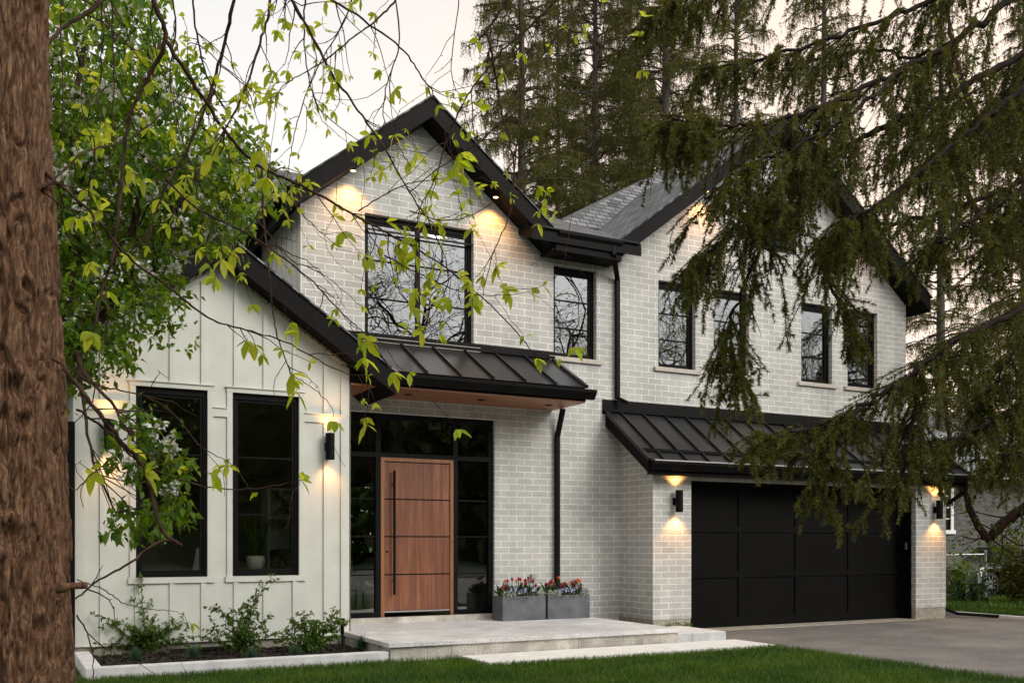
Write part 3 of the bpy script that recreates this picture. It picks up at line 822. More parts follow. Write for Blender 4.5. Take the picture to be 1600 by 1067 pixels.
# ------------------------------------------------------------------ ground
g = MB(); g.box(-300, 300, -300, 400, -2.0, -0.08); struct(g.build('ground', M['earth']))
g = MB(); g.box(-60, 9.62, -40, 11.2, -0.1, 0.035); g.box(-60, .78, 11.2, 14, -0.1, 0.035); g.box(-60, -3.2, 14, 60, -.1, .035)
lawn = g.build('lawn', M['earth']); struct(lawn)
dv = MB(); dv.add([(9.63,13.45,.004),(17.7,13.45,.004),(17.7,11.3,-.01),(17.7,-12,-.06),(9.63,-12,-.06),(9.63,11.3,-.01)], [(0,5,2,1),(5,4,3,2)])
struct(dv.build('driveway', M['asphalt']))
ap = MB(); ap.box(10.0, 15.73, 12.93, 13.45, -.05, .012); struct(ap.build('garage_apron', M['concrete']))
rs = MB(); rs.box(17.7, 60, -40, 15.5, -.12, -.03); rs.box(16.7, 60, 15.5, 26, -.12, -.03); struct(rs.build('side_lawn', M['earth']))
st = MB(); st.add([(-300,-12,-.058),(300,-12,-.058),(300,-20,-.058),(-300,-20,-.058)], [(0,3,2,1)]); struct(st.build('road', M['asphalt']))
# porch slab, risers, step, walk
pd = MB(); pd.box(4.19, 8.63, 11.18, 13.98, .212, .271); porch_slab = struct(bevel(pd.build('porch_slab', M['slab']), .006))
pj = MB()
for x in (5.42, 7.05): pj.box(x-.003, x+.003, 11.179, 11.6, .2122, .2712)
rz = MB()
xs = [4.23, 4.72, 5.05, 5.42, 5.78, 6.15, 6.55, 6.93, 7.3, 7.66, 7.98, 8.3, 8.6]
for a, b in zip(xs[:-1], xs[1:]): rz.box(a+.002, b-.002, 11.22, 11.6, -.05, .2115)
rz.box(4.232, 4.6, 11.62, 13.0, -.05, .211); rz.box(8.2, 8.598, 11.62, 13.9, -.05, .211)
struct(rz.build('porch_riser', M['riser']))
wk = MB(); wk.box(5.15, 9.62, 10.33, 11.19, -.05, .068); struct(wk.build('walkway', M['walk']))
for bb in ((8.64, 9.30, 11.78, 12.9, -.05, .125), (9.305, 9.96, 11.78, 12.9, -.05, .124)):
    stp = MB(); stp.box(*bb); struct(bevel(stp.build('stone_step', M['kerb']), .008))
# planting bed with its kerb
bd = MB(); bd.box(.98, 4.2, 11.36, 13.02, -.05, .095)
struct(bd.build('planting_bed', M['soil']))
kb = MB(); kb.box(.80, 4.20, 11.20, 11.36, -.05, .165); kb.box(.80, .97, 11.362, 13.0, -.05, .1645)
struct(bevel(kb.build('bed_kerb', M['kerb']), .008))
kb = MB(); kb.obox((17.72, 14.6, .01), (17.45, 6, -.01), .18, .10); struct(bevel(kb.build('lawn_kerb', M['kerb']), .01))

# mulch chips
mc = MB(); n = 2600
P0 = np.stack([RNG.uniform(1.0, 4.16, n), RNG.uniform(11.38, 13.0, n), np.full(n, .1)], 1)
for p in P0:
    d_ = unit(RNG.normal(0, 1, 3)*np.array([1, 1, .3])); s_ = unit(np.cross(d_, RNG.normal(0, 1, 3))); l, w_ = RNG.uniform(.02, .05), RNG.uniform(.006, .014)
    mc.add([p-d_*l-s_*w_, p+d_*l-s_*w_, p+d_*l+s_*w_, p-d_*l+s_*w_], [(0,1,2,3)])
tag(mc.build('mulch', M['soil']), 'dark bark mulch covering the planting bed', 'mulch', kind='stuff')

# ------------------------------------------------------------------ grass blades
M['grass'] = leaf_mat('grass_blades', (0.020, 0.070, 0.001), (0.105, 0.185, 0.006), .3, rough=.5, patch=True)
def grass(name, pts, hmin, hmax, width, lean=.35):
    n = len(pts)
    ang = RNG.uniform(0, 2*np.pi, n); h = RNG.uniform(hmin, hmax, n); wv = width*RNG.uniform(.7, 1.3, n)
    sd = np.stack([np.cos(ang), np.sin(ang), np.zeros(n)], 1)
    ln = np.stack([RNG.normal(0, lean, n)*h, RNG.normal(0, lean, n)*h, h], 1)
    md = pts + ln*np.array([.35, .35, .55])
    v = np.stack([pts-sd*wv[:, None], pts+sd*wv[:, None], md+sd*wv[:, None]*.75, md-sd*wv[:, None]*.75, pts+ln], 1).reshape(-1, 3)
    i = np.arange(n)*5
    m = MB(); m.addm(v, np.stack([i+3, i+2, i+4], 1), np.stack([i, i+1, i+2, i+3], 1))
    return m.build(name, M['grass'])
def scatter(n, x0, x1, y0, y1, z, keep=None):
    p = np.stack([RNG.uniform(x0, x1, n), RNG.uniform(y0, y1, n), np.full(n, z)], 1)
    return p if keep is None else p[keep(p)]
def nok(p): return ~((p[:, 0] > 5.12) & (p[:, 1] > 10.30))
a = scatter(170000, .2, 9.60, 6.2, 11.19, .03, nok)
dens = np.array([noise.noise(Vector((q[0]*1.3, q[1]*1.3, 0))) for q in a[::1]])
a = a[RNG.uniform(0, 1, len(a)) < .75 + .6*dens]
b = scatter(26000, -6, .78, 6, 12.5, .03); c = scatter(16000, .5, 9.6, 2.5, 6.2, .03)
tag(grass('grass', np.vstack([a, b, c]), .045, .085, .0032), 'short dark green lawn grass in front of the porch and walk', 'grass', kind='stuff')
a = scatter(70000, 17.75, 29, 10, 21, -.03)
tag(grass('grass', a, .05, .10, .007), 'strip of green lawn grass beyond the driveway', 'grass', kind='stuff')
# ------------------------------------------------------------------ vegetation helpers
def frames(d, up=None):
    """d: n x 3 unit; returns side, normal"""
    n = len(d)
    up = np.tile([0, 0, 1.0], (n, 1)) if up is None else up
    s = unit(np.cross(d, up) + 1e-6); return s, np.cross(s, d)

def leaves(mb, pos, d, L, Wd, droop=.25, fold=.25, roll=.6, detail=True):
    """pointed leaves with a folded midrib; pos,d: n x 3"""
    n = len(pos); d = unit(d)
    s, u = frames(d)
    r = RNG.normal(0, roll, n)[:, None]
    s, u = s*np.cos(r)+u*np.sin(r), u*np.cos(r)-s*np.sin(r)
    L = np.broadcast_to(L, (n,)); Wd = np.broadcast_to(Wd, (n,))
    if detail:
        T = [0, .22, .52, .8, 1.0]; Hw = [0, .62, 1.0, .6, 0]
    else:
        T = [0, .45, 1.0]; Hw = [0, 1.0, 0]
    dr = droop*RNG.uniform(.4, 1.5, n)
    vs = []
    for t, h in zip(T, Hw):
        c = pos + d*(L*t)[:, None] + np.array([0, 0, -1.0])*(L*dr*t*t)[:, None]
        vs.append(c)
        if h > 0:
            for sg in (-1, 1):
                vs.append(c + s*(sg*h*Wd/2)[:, None] + u*(fold*h*Wd/2)[:, None])
    k = len(vs); v = np.stack(vs, 1).reshape(-1, 3); b = (np.arange(n)*k)[:, None]
    if detail:
        # 0 | 1 2 3 | 4 5 6 | 7 8 9 | 10   (centre, left, right)
        tr = [(0, 1, 2), (0, 3, 1), (10, 8, 7), (10, 7, 9)]
        qd = [(1, 4, 5, 2), (3, 6, 4, 1), (4, 7, 8, 5), (6, 9, 7, 4)]
    else:
        tr = [(0, 1, 2), (0, 3, 1), (4, 2, 1), (4, 1, 3)]; qd = []
    mb.addm(v, np.concatenate([b + np.array(q)[None] for q in tr]), np.concatenate([b + np.array(q)[None] for q in qd]) if qd else None)

def needles(mb, P, D, n, L, w, spread=1.0, fwd=.9):
    """needle tufts along segments: P start (k x 3), D vector (k x 3); n needles on each"""
    k = len(P)
    t = RNG.uniform(0, 1, (k, n))
    c = P[:, None] + D[:, None]*t[..., None]
    dn = unit(D)[:, None]
    r = unit(RNG.normal(0, 1, (k, n, 3)) )
    r = unit(r - dn*np.sum(r*dn, -1, keepdims=True))
    nd = unit(r*spread + dn*fwd)
    s = unit(np.cross(nd, RNG.normal(0, 1, (k, n, 3))))
    Lr = L*RNG.uniform(.7, 1.25, (k, n, 1)); 
    v = np.stack([c - s*w, c + s*w, c + nd*Lr], 2).reshape(-1, 3)
    mb.addm(v, np.arange(k*n*3).reshape(-1, 3))

def px_path(pts, n=6, jit=0.0):
    return smoothpath([at(*p) for p in pts], n, jit)

M['bark'] = None
def bark_mat(name, c1, c2, c3):
    m, t, p = mat(name)
    g = N(t, 'ShaderNodeNewGeometry'); mp = N(t, 'ShaderNodeMapping'); mp.inputs['Scale'].default_value = (48, 48, 11)
    t.links.new(g.outputs['Position'], mp.inputs['Vector'])
    n = N(t, 'ShaderNodeTexNoise'); n.inputs['Scale'].default_value = 1.6; n.inputs['Detail'].default_value = 10; n.inputs['Roughness'].default_value = .68; n.inputs['Distortion'].default_value = .6
    t.links.new(mp.outputs[0], n.inputs['Vector'])
    r = N(t, 'ShaderNodeValToRGB'); e = r.color_ramp.elements
    e[0].position = .34; e[0].color = c4(c1); e[1].position = .68; e[1].color = c4(c3); k = e.new(.5); k.color = c4(c2)
    t.links.new(n.outputs['Fac'], r.inputs[0]); t.links.new(r.outputs[0], p.inputs['Base Color'])
    p.inputs['Roughness'].default_value = .85; p.inputs['Specular IOR Level'].default_value = .3
    b = N(t, 'ShaderNodeBump'); b.inputs['Strength'].default_value = 1.0; b.inputs['Distance'].default_value = .016
    t.links.new(n.outputs['Fac'], b.inputs['Height']); t.links.new(b.outputs[0], p.inputs['Normal'])
    return m
M['bark'] = bark_mat('shaggy_bark', (.030, .014, .008), (.145, .072, .037), (.33, .195, .11))
M['twig'] = noisy('twig_bark', (.022, .012, .008), (.070, .038, .024), 20, .85, spec=.2)
M['sprucebark'] = noisy('spruce_bark', (.010, .007, .005), (.030, .020, .014), 20, .9, spec=.2)
M['greybark'] = noisy('grey_bark', (.05, .042, .034), (.11, .09, .075), 14, .9, .004, 50)
M['limeleaf'] = leaf_mat('lime_leaf', (.19, .28, .008), (.36, .40, .03), .58, ((.50, .62, .010), (.82, .80, .07)), .42, .3)
M['appleleaf'] = leaf_mat('apple_leaf', (.018, .062, .003), (.10, .18, .010), .46, ((.09, .22, .004), (.40, .52, .016)), .45, .3)
M['blossom'] = leaf_mat('blossom', (.72, .70, .63), (.84, .81, .75), .35, None, .7, .2)
M['needle_near'] = leaf_mat('spruce_needles', (.042, .058, .010), (.125, .125, .026), .3, ((.11, .12, .012), (.28, .22, .03)), .5, .3)
M['needle_tip'] = leaf_mat('spruce_tips', (.07, .095, .012), (.15, .15, .025), .3, ((.12, .14, .012), (.24, .20, .03)), .5, .3)
M['needle_far'] = leaf_mat('far_spruce_needles', (.042, .058, .013), (.112, .110, .030), .32, ((.14, .16, .02), (.32, .25, .045)), .6, .2)
M['cone'] = noisy('spruce_cone', (.10, .045, .018), (.17, .085, .035), 30, .8)
M['shrubleaf'] = leaf_mat('shrub_leaf', (.035, .085, .010), (.10, .16, .025), .35, ((.12, .24, .02), (.24, .36, .04)), .45, .3)
M['fescue'] = leaf_mat('fescue_blades', (.03, .08, .04), (.07, .14, .08), .2)

# ------------------------------------------------------------------ near tree: shaggy trunk at the left, weeping lime-leaved twigs over the view
def near_tree():
    base = at(2, 900, 3.6); bx, by = base[0], base[1]
    t_ = thing('tree', (bx, by, 0.03), 'near tree with shaggy brown trunk at left and thin arching twigs of lime green leaves', 'tree')
    # trunk: displaced skin
    nz, na = 900, 330
    ac = math.atan2(-by, -bx); KN = [(ac+.25, 2.05, .05), (ac+.42, 1.93, .035), (ac+.15, 1.52, .055), (ac+.5, 2.42, .03), (ac-.1, 3.25, .05), (ac+.55, 1.2, .04)]
    zs = np.linspace(0.0, 7.5, nz); an = np.linspace(0, 2*np.pi, na, endpoint=False)
    V = np.zeros((nz, na, 3))
    for i, z in enumerate(zs):
        r = .228 + .05*math.exp(-max(z-.2, 0)/1.0) + .17*math.exp(-z/.28) - .010*z
        cx, cy = bx - .010*z + .012*math.sin(z*1.3), by + .02*math.sin(z*.9)
        for j, a_ in enumerate(an):
            ca, sa = math.cos(a_), math.sin(a_)
            wv = .55*noise.noise(Vector((ca*1.8, sa*1.8, z*2.4)))
            p = Vector((ca*r*27 + wv, sa*r*27 + wv, z*4.2))
            p2 = Vector((p.x + .35*noise.noise(p*1.7), p.y + .35*noise.noise(p*1.7 + Vector((9, 3, 1))), p.z + .5*noise.noise(p*1.3 + Vector((2, 7, 5)))))
            dv, pv = noise.voronoi(p2)
            e1 = min((dv[1]-dv[0])/.22, 1.0)
            pl = noise.noise(Vector(pv[0])*3.7)
            h = .032*e1**.7 + .020*pl*e1 + noise.noise(p*.18)*.014 + .005*noise.noise(p*3.1) - .024
            for ka, kz, kr in KN:
                da = (a_-ka+math.pi) % (2*math.pi)-math.pi; dd_ = math.hypot(da*r, (z-kz)*.8)/kr
                if dd_ < 2.5: h += .016*math.exp(-(dd_-1.0)**2/.18) - .030*math.exp(-(dd_/.6)**2)
            V[i, j] = (cx+ca*(r+h), cy+sa*(r+h), z)
    m = MB(); q = []
    idx = np.arange(nz*na).reshape(nz, na)
    A, B = idx[:-1], idx[1:]
    quads = np.stack([A, np.roll(A, -1, 1), np.roll(B, -1, 1), B], -1).reshape(-1, 4)
    m.addm(V.reshape(-1, 3), None, quads)
    # cut stub and knots on the right side of the trunk
    for (px, py, d, l, rr) in ((114, 915, 3.45, 26, .013),):
        m.tube(px_path([(px-25, py+4, d), (px, py, d), (px+l*.8, py-1, d)], 3), [rr*1.5]*2+[rr]*5, 10)
    m.build('trunk', M['bark'], t_, smooth=True)
    B_, L_ = MB(), MB()
    # knots
    kn = MB()
    paths = [  # traced twigs: (photo x, photo y, depth), base radius, tip radius, leafiness
        ([(215,-90,3.9),(240,0,4.0),(258,62,4.05),(228,130,4.1),(205,175,4.1),(195,230,4.1),(178,390,4.0),(160,450,4.0),(146,520,3.9)], .0145, .006, .5),
        ([(258,62,4.05),(315,150,4.2),(365,222,4.3),(410,262,4.4),(470,290,4.5),(560,340,4.6),(625,375,4.7),(700,420,4.8),(790,500,4.9),(840,560,5.0)], .011, .003, 1.0),
        ([(372,-60,4.4),(365,0,4.4),(345,90,4.5),(320,170,4.5),(290,240,4.5),(250,310,4.5),(230,385,4.4)], .0115, .005, .7),
        ([(424,-40,4.7),(420,20,4.7),(400,90,4.7),(370,170,4.7),(330,235,4.7),(290,300,4.6),(262,350,4.6)], .009, .004, .8),
        ([(440,-40,4.3),(456,0,4.3),(500,80,4.4),(524,124,4.4),(565,180,4.5),(595,225,4.5),(640,300,4.6),(677,360,4.6),(700,440,4.7),(660,520,4.7)], .009, .0025, 1.0),
        ([(505,-40,4.0),(520,0,4.0),(560,25,4.0),(625,75,4.1),(660,120,4.1),(690,170,4.2),(720,240,4.2)], .007, .002, 1.0),
        ([(650,-40,4.4),(620,0,4.4),(590,30,4.4),(545,65,4.3),(500,100,4.3),(455,125,4.3),(420,160,4.2)], .0065, .002, 1.0),
        ([(815,-40,4.6),(793,0,4.6),(770,35,4.6),(748,62,4.6)], .011, .008, .2),
        ([(760,50,4.6),(768,80,4.6),(775,130,4.7),(785,180,4.7),(800,240,4.7),(803,290,4.7),(795,340,4.7),(770,400,4.6),(752,470,4.6)], .008, .002, .6),
        ([(808,-40,4.9),(812,20,4.9),(815,100,4.9),(812,180,4.9),(805,250,4.9),(800,310,4.9)], .008, .003, .3),
        ([(890,-50,4.5),(868,0,4.5),(830,40,4.5),(790,75,4.5),(755,115,4.5),(728,155,4.5),(700,215,4.6),(680,280,4.6),(655,330,4.6),(650,400,4.6)], .0085, .002, .8),
        ([(40,85,3.7),(71,69,3.7),(110,35,3.8),(161,2,3.9),(200,-40,4.0)], .007, .012, .6),
        ([(60,300,3.6),(80,285,3.6),(130,240,3.8),(195,222,4.0),(250,180,4.1),(300,130,4.2)], .007, .003, .9),
        ([(70,270,3.6),(140,330,3.7),(200,400,3.9),(267,452,4.0),(326,497,4.1),(377,513,4.2),(442,533,4.3),(532,580,4.4),(575,588,4.4)], .0075, .0025, .6),
        ([(410,262,4.4),(411,330,4.4),(420,420,4.4),(428,500,4.4),(440,545,4.4),(456,585,4.4)], .0065, .003, .6),
        ([(230,250,4.1),(300,320,4.1),(380,362,4.1),(419,386,4.1),(481,433,4.1),(537,492,4.2),(574,526,4.2),(613,582,4.2)], .0065, .0025, .7),
        ([(400,340,4.2),(448,400,4.2),(487,420,4.2),(520,440,4.2),(565,478,4.2)], .004, .0015, .7),
        ([(456,585,4.4),(470,595,4.4),(500,615,4.4),(520,640,4.4),(522,658,4.4)], .003, .0012, .3),
        ([(80,560,3.55),(150,600,3.7),(196,612,3.8),(256,634,3.9),(318,700,4.0),(362,725,4.1),(395,770,4.1)], .005, .0015, .3),
        ([(100,575,3.55),(150,640,3.6),(190,690,3.7),(225,730,3.8),(240,790,3.8),(258,835,3.8),(280,850,3.8)], .010, .008, .12),
        ([(120,640,3.5),(170,675,3.7),(215,720,3.8),(300,755,4.0),(370,765,4.1),(420,760,4.1),(470,750,4.1)], .006, .0015, .4),
        ([(118,935,3.5),(150,910,3.55),(200,880,3.6),(240,850,3.7),(268,845,3.8),(284,852,3.8)], .004, .007, .0),
        ([(120,905,3.5),(160,920,3.5),(195,942,3.5),(240,952,3.5),(275,955,3.6),(300,975,3.6)], .003, .001, .2),
        ([(120,960,3.5),(140,1000,3.5),(146,1040,3.5),(146,1075,3.5)], .004, .002, .1),
        ([(90,640,3.6),(110,760,3.6),(150,735,3.7),(200,700,3.8)], .004, .002, .6),
        ([(300,-40,5.2),(305,40,5.2),(320,110,5.2),(345,160,5.2),(400,230,5.2),(470,330,5.2),(520,380,5.2)], .007, .002, 1.1),
        ([(560,-40,5.4),(540,30,5.4),(500,100,5.4),(470,170,5.3),(455,240,5.3),(445,300,5.3)], .006, .002, 1.1),
        ([(480,-40,5.2),(475,40,5.2),(480,110,5.2),(500,170,5.2),(545,210,5.2),(590,240,5.2)], .006, .002, 1.1),
        ([(610,-40,4.9),(625,60,4.9),(605,130,4.9),(600,190,4.9),(630,240,4.9),(640,260,4.9)], .005, .002, 1.1),
        ([(260,-40,4.8),(275,40,4.8),(265,120,4.8),(280,200,4.8),(300,260,4.8),(330,330,4.8),(345,385,4.8)], .006, .002, 1.0),
        ([(100,-40,4.4),(95,60,4.4),(98,130,4.4),(96,220,4.4)], .005, .002, .8),
        ([(175,-40,4.6),(176,60,4.6),(178,160,4.6),(170,260,4.6),(150,330,4.6)], .006, .002, .9),
        ([(155,-40,4.2),(160,60,4.2),(156,140,4.2),(165,200,4.2)], .005, .002, .8),
        ([(720,-40,4.8),(712,40,4.8),(705,110,4.8),(720,160,4.8),(735,205,4.8)], .0035, .0015, .6),
        ([(640,330,4.6),(700,345,4.6),(750,330,4.6),(800,300,4.6),(850,310,4.6)], .004, .0015, .9),
        ([(560,330,4.6),(610,300,4.6),(650,285,4.6),(700,280,4.6),(740,290,4.6)], .004, .0015, 1.2),
        ([(600,400,4.6),(660,430,4.6),(720,455,4.7),(780,462,4.7),(830,455,4.7)], .004, .0015, 1.2),
        ([(640,300,4.6),(690,260,4.6),(745,225,4.6),(790,180,4.6),(840,100,4.7),(880,40,4.7),(930,-30,4.8)], .003, .006, .4),
        ([(880,-40,5.6),(905,40,5.6),(960,80,5.6),(1010,60,5.6)], .006, .002, .8),
        ([(930,-60,6.0),(945,20,6.0),(930,120,6.0),(920,210,6.0),(895,330,6.0),(880,420,6.0)], .005, .002, .15),
    ]
    cpos, cdir = [], []
    for pts, r0, r1, leafy in paths:
        P = px_path(pts, 7, .0022); n = len(P)
        rad = np.linspace(r0, r1, n)*(1+RNG.normal(0, .06, n))
        B_.tube(P, rad*.82, 6)
        T = unit(np.gradient(P, axis=0))
        ln = np.sum(np.linalg.norm(np.diff(P, axis=0), axis=1))
        k = int(ln/.088*max(leafy, .45))
        for _ in range(k):
            i = RNG.integers(2, n); o = P[i]
            if True:
                sd = RNG.normal(0, 1, 3); sd -= T[i]*np.dot(sd, T[i]); sd = unit(sd)
                d0 = unit(T[i]*.55 + sd*.8 + np.array([0, 0, -.15]))
                l = RNG.uniform(.10, .42)
                q = [o]
                dd = d0.copy(); ns = 5
                for s_ in range(ns):
                    dd = unit(dd + RNG.normal(0, .28, 3) + np.array([0, 0, -.12]))
                    q.append(q[-1] + dd*l/ns)
                q = np.array(q)
                B_.tube(q, np.linspace(min(rad[i]*.6, .0032), .0011, len(q)), 4)
                # little buds
                for s_ in (2, 3, 4):
                    if RNG.uniform() < .5:
                        bb = unit(RNG.normal(0, 1, 3)); B_.tube([q[s_], q[s_]+bb*.012], [.0012, .0018], 3)
                if RNG.uniform() < leafy*.92:
                    cpos.append(q[-1]); cdir.append(dd)
                    if RNG.uniform() < .45: cpos.append(q[3]); cdir.append(unit(dd+RNG.normal(0, .5, 3)))
        if leafy > .15: cpos.append(P[-1]); cdir.append(T[-1])
    # leaf whorls: three to five drooping leaves
    pp, dd_, LL = [], [], []
    for c, d_ in zip(cpos, cdir):
        k = RNG.integers(3, 6); a0 = RNG.uniform(0, 6.28)
        s, u = frames(np.array([d_])); s, u = s[0], u[0]
        sz = RNG.uniform(.030, .082)*(1.0 if c[2] < 3.2 else .82)
        for j in range(k):
            a_ = a0 + j*2*np.pi/k + RNG.normal(0, .35)
            v = unit(d_*RNG.uniform(.3, .9) + (s*math.cos(a_) + u*math.sin(a_))*.85 + np.array([0, 0, RNG.uniform(-.5, .3)]))
            pp.append(c); dd_.append(v); LL.append(sz*RNG.uniform(.65, 1.15))
    LL = np.array(LL)
    leaves(L_, np.array(pp), np.array(dd_), LL, LL*RNG.uniform(.42, .56, len(LL)), .28, .28, .7, True)
    # heavy limbs that carry the twigs, above the picture
    top = np.array([bx-.1, by, 6.2])
    for e_ in ((215,-90,3.9),(372,-60,4.4),(440,-40,4.3),(650,-40,4.4),(815,-40,4.6),(890,-50,4.5),(560,-40,5.4),(480,-40,5.2),(260,-40,4.8),(930,-60,6.0),(300,-40,5.2),(100,-40,4.4),(175,-40,4.6)):
        p1 = at(*e_); mid = (top+p1)/2 + np.array([0, 0, .7])
        st_ = np.array([bx-.08, by, 4.2+RNG.uniform(0, 1.5)])
        P = smoothpath([st_, (st_+p1)/2+np.array([0, 0, 1.1]), p1+np.array([0, 0, .45]), p1], 6)
        B_.tube(P, np.linspace(.05, .012, len(P)), 7)
    B_.build('branches', M['twig'], t_, smooth=True)
    L_.build('leaves', M['limeleaf'], t_, smooth=True)
near_tree()

# ------------------------------------------------------------------ blossom tree between trunk and white wing
def inpoly(px, py, poly):
    c = False; n = len(poly)
    for i in range(n):
        x1, y1 = poly[i]; x2, y2 = poly[(i+1) % n]
        if (y1 > py) != (y2 > py) and px < (x2-x1)*(py-y1)/(y2-y1)+x1: c = not c
    return c
def blossom_tree():
    bx, by = .15, 9.6
    t_ = thing('blossom_tree', (bx, by, .03), 'leafy tree with white blossom clusters in front of the white board gable', 'tree')
    W_, L_, F_ = MB(), MB(), MB()
    tr = smoothpath([(bx, by, -.05), (bx+.03, by, .9), (bx-.05, by+.05, 1.9), (bx+.1, by-.05, 2.8)], 6)
    W_.tube(tr, np.linspace(.13, .09, len(tr)), 12); 
    body = [(60,-60),(215,-60),(262,40),(300,130),(360,195),(425,235),(452,285),(440,300),(400,320),(385,350),(345,395),(300,375),(262,400),(283,470),(272,525),(235,515),(205,560),(150,545),(110,600),(40,620),(40,200)]
    low = [(175,650),(225,635),(265,690),(305,740),(290,760),(235,750),(170,745),(160,700)]
    low2 = [(165,805),(215,785),(300,770),(312,800),(270,800),(240,830),(190,835)]
    tg = []
    def fill(poly, n, d0, d1):
        xs = [p[0] for p in poly]; ys = [p[1] for p in poly]; k = 0
        while k < n:
            px, py = RNG.uniform(min(xs), max(xs)), RNG.uniform(min(ys), max(ys))
            if not inpoly(px, py, poly): continue
            if py < 130 and RNG.uniform() < .18: continue
            tg.append((px, py, RNG.uniform(d0, d1))); k += 1
    fill(body, 300, 8.0, 10.6)
    nb = len(tg)
    # the crown also spreads to the left, behind the trunk
    for _ in range(70): tg.append((RNG.uniform(-420, 60), RNG.uniform(-60, 560), RNG.uniform(8.2, 10.8)))
    top = tr[-1]
    limbs = [(330,250,9.2),(250,60,9.0),(150,-40,9.6),(120,300,8.6),(240,430,8.8),(-150,100,9.4),(-250,350,9.2),(60,120,10.0)]
    LP = []
    for l in limbs:
        e_ = at(*l); P = smoothpath([top-np.array([0, 0, RNG.uniform(0, .8)]), top*.55+e_*.45+np.array([0, 0, .2])+RNG.normal(0, .1, 3), e_], 7, .012)
        W_.tube(P, np.linspace(.055, .016, len(P)), 7); LP.append(P)
    allp = np.vstack(LP)
    pos, dr, sz = [], [], []; fl = []
    for n_, t in enumerate(tg):
        e_ = at(*t); k = np.argmin(np.linalg.norm(allp-e_, axis=1)+RNG.uniform(0, .35, len(allp)))
        o = allp[k]; P = smoothpath([o, (o+e_)/2+RNG.normal(0, .07, 3), e_], 5, .01)
        W_.tube(P, np.linspace(.010, .0025, len(P)), 4)
        for c in range(RNG.integers(6, 10)):
            cc = P[RNG.integers(len(P)//2, len(P))] + RNG.normal(0, .10, 3); k = RNG.integers(6, 13)
            q = cc + RNG.normal(0, .055, (k, 3)); pos.append(q)
            dv = RNG.normal(0, 1, (k, 3)); dv[:, 2] -= .35; dr.append(dv); sz.append(RNG.uniform(.05, .10, k))
            if RNG.uniform() < .14: fl.append(cc + RNG.normal(0, .05, 3))
    # lower boughs in front of the left window
    for poly, n, root, path in ((low, 15, None, [(120,560,8.2),(180,640,7.9),(210,690,7.8)]), (low2, 11, None, [(120,560,8.3),(140,700,8.1),(180,800,7.9)])):
        P0 = px_path([(60,420,8.8)] + path, 6, .008); W_.tube(P0, np.linspace(.022, .008, len(P0)), 6)
        n0 = len(tg); fill(poly, n, 7.6, 8.3)
        for t in tg[n0:]:
            e_ = at(*t); o = P0[RNG.integers(len(P0)*2//3, len(P0))]; P = smoothpath([o, (o+e_)/2+RNG.normal(0, .03, 3), e_], 4); W_.tube(P, np.linspace(.006, .002, len(P)), 4)
            for c in range(3):
                cc = P[-1] + RNG.normal(0, .05, 3); k = RNG.integers(6, 11)
                pos.append(cc + RNG.normal(0, .045, (k, 3))); dv = RNG.normal(0, 1, (k, 3)); dv[:, 2] -= .5; dr.append(dv); sz.append(RNG.uniform(.06, .11, k))
                if RNG.uniform() < .14 and poly is low: fl.append(cc + RNG.normal(0, .04, 3))
    pos, dr, sz = np.vstack(pos), np.vstack(dr), np.concatenate(sz)
    leaves(L_, pos, dr, sz, sz*RNG.uniform(.5, .66, len(sz)), .3, .25, 1.0, False)
    # blossoms: tight clusters of five-petalled flowers
    fp, fd = [], []
    for c in fl:
        for _ in range(RNG.integers(9, 18)):
            o = c + RNG.normal(0, .045, 3); nrm = unit(RNG.normal(0, 1, 3) + np.array([-.2, -.6, .4])); s, u = frames(np.array([nrm]))
            for j in range(5):
                a_ = j*1.2566 + RNG.uniform(0, .3); fp.append(o); fd.append(s[0]*math.cos(a_) + u[0]*math.sin(a_) + nrm*.35)
    fp, fd = np.array(fp), np.array(fd)
    leaves(F_, fp, fd, .031, .029, .0, .1, .5, False)
    W_.build('branches', M['twig'], t_, smooth=True); L_.build('leaves', M['appleleaf'], t_); F_.build('blossoms', M['blossom'], t_)
blossom_tree()

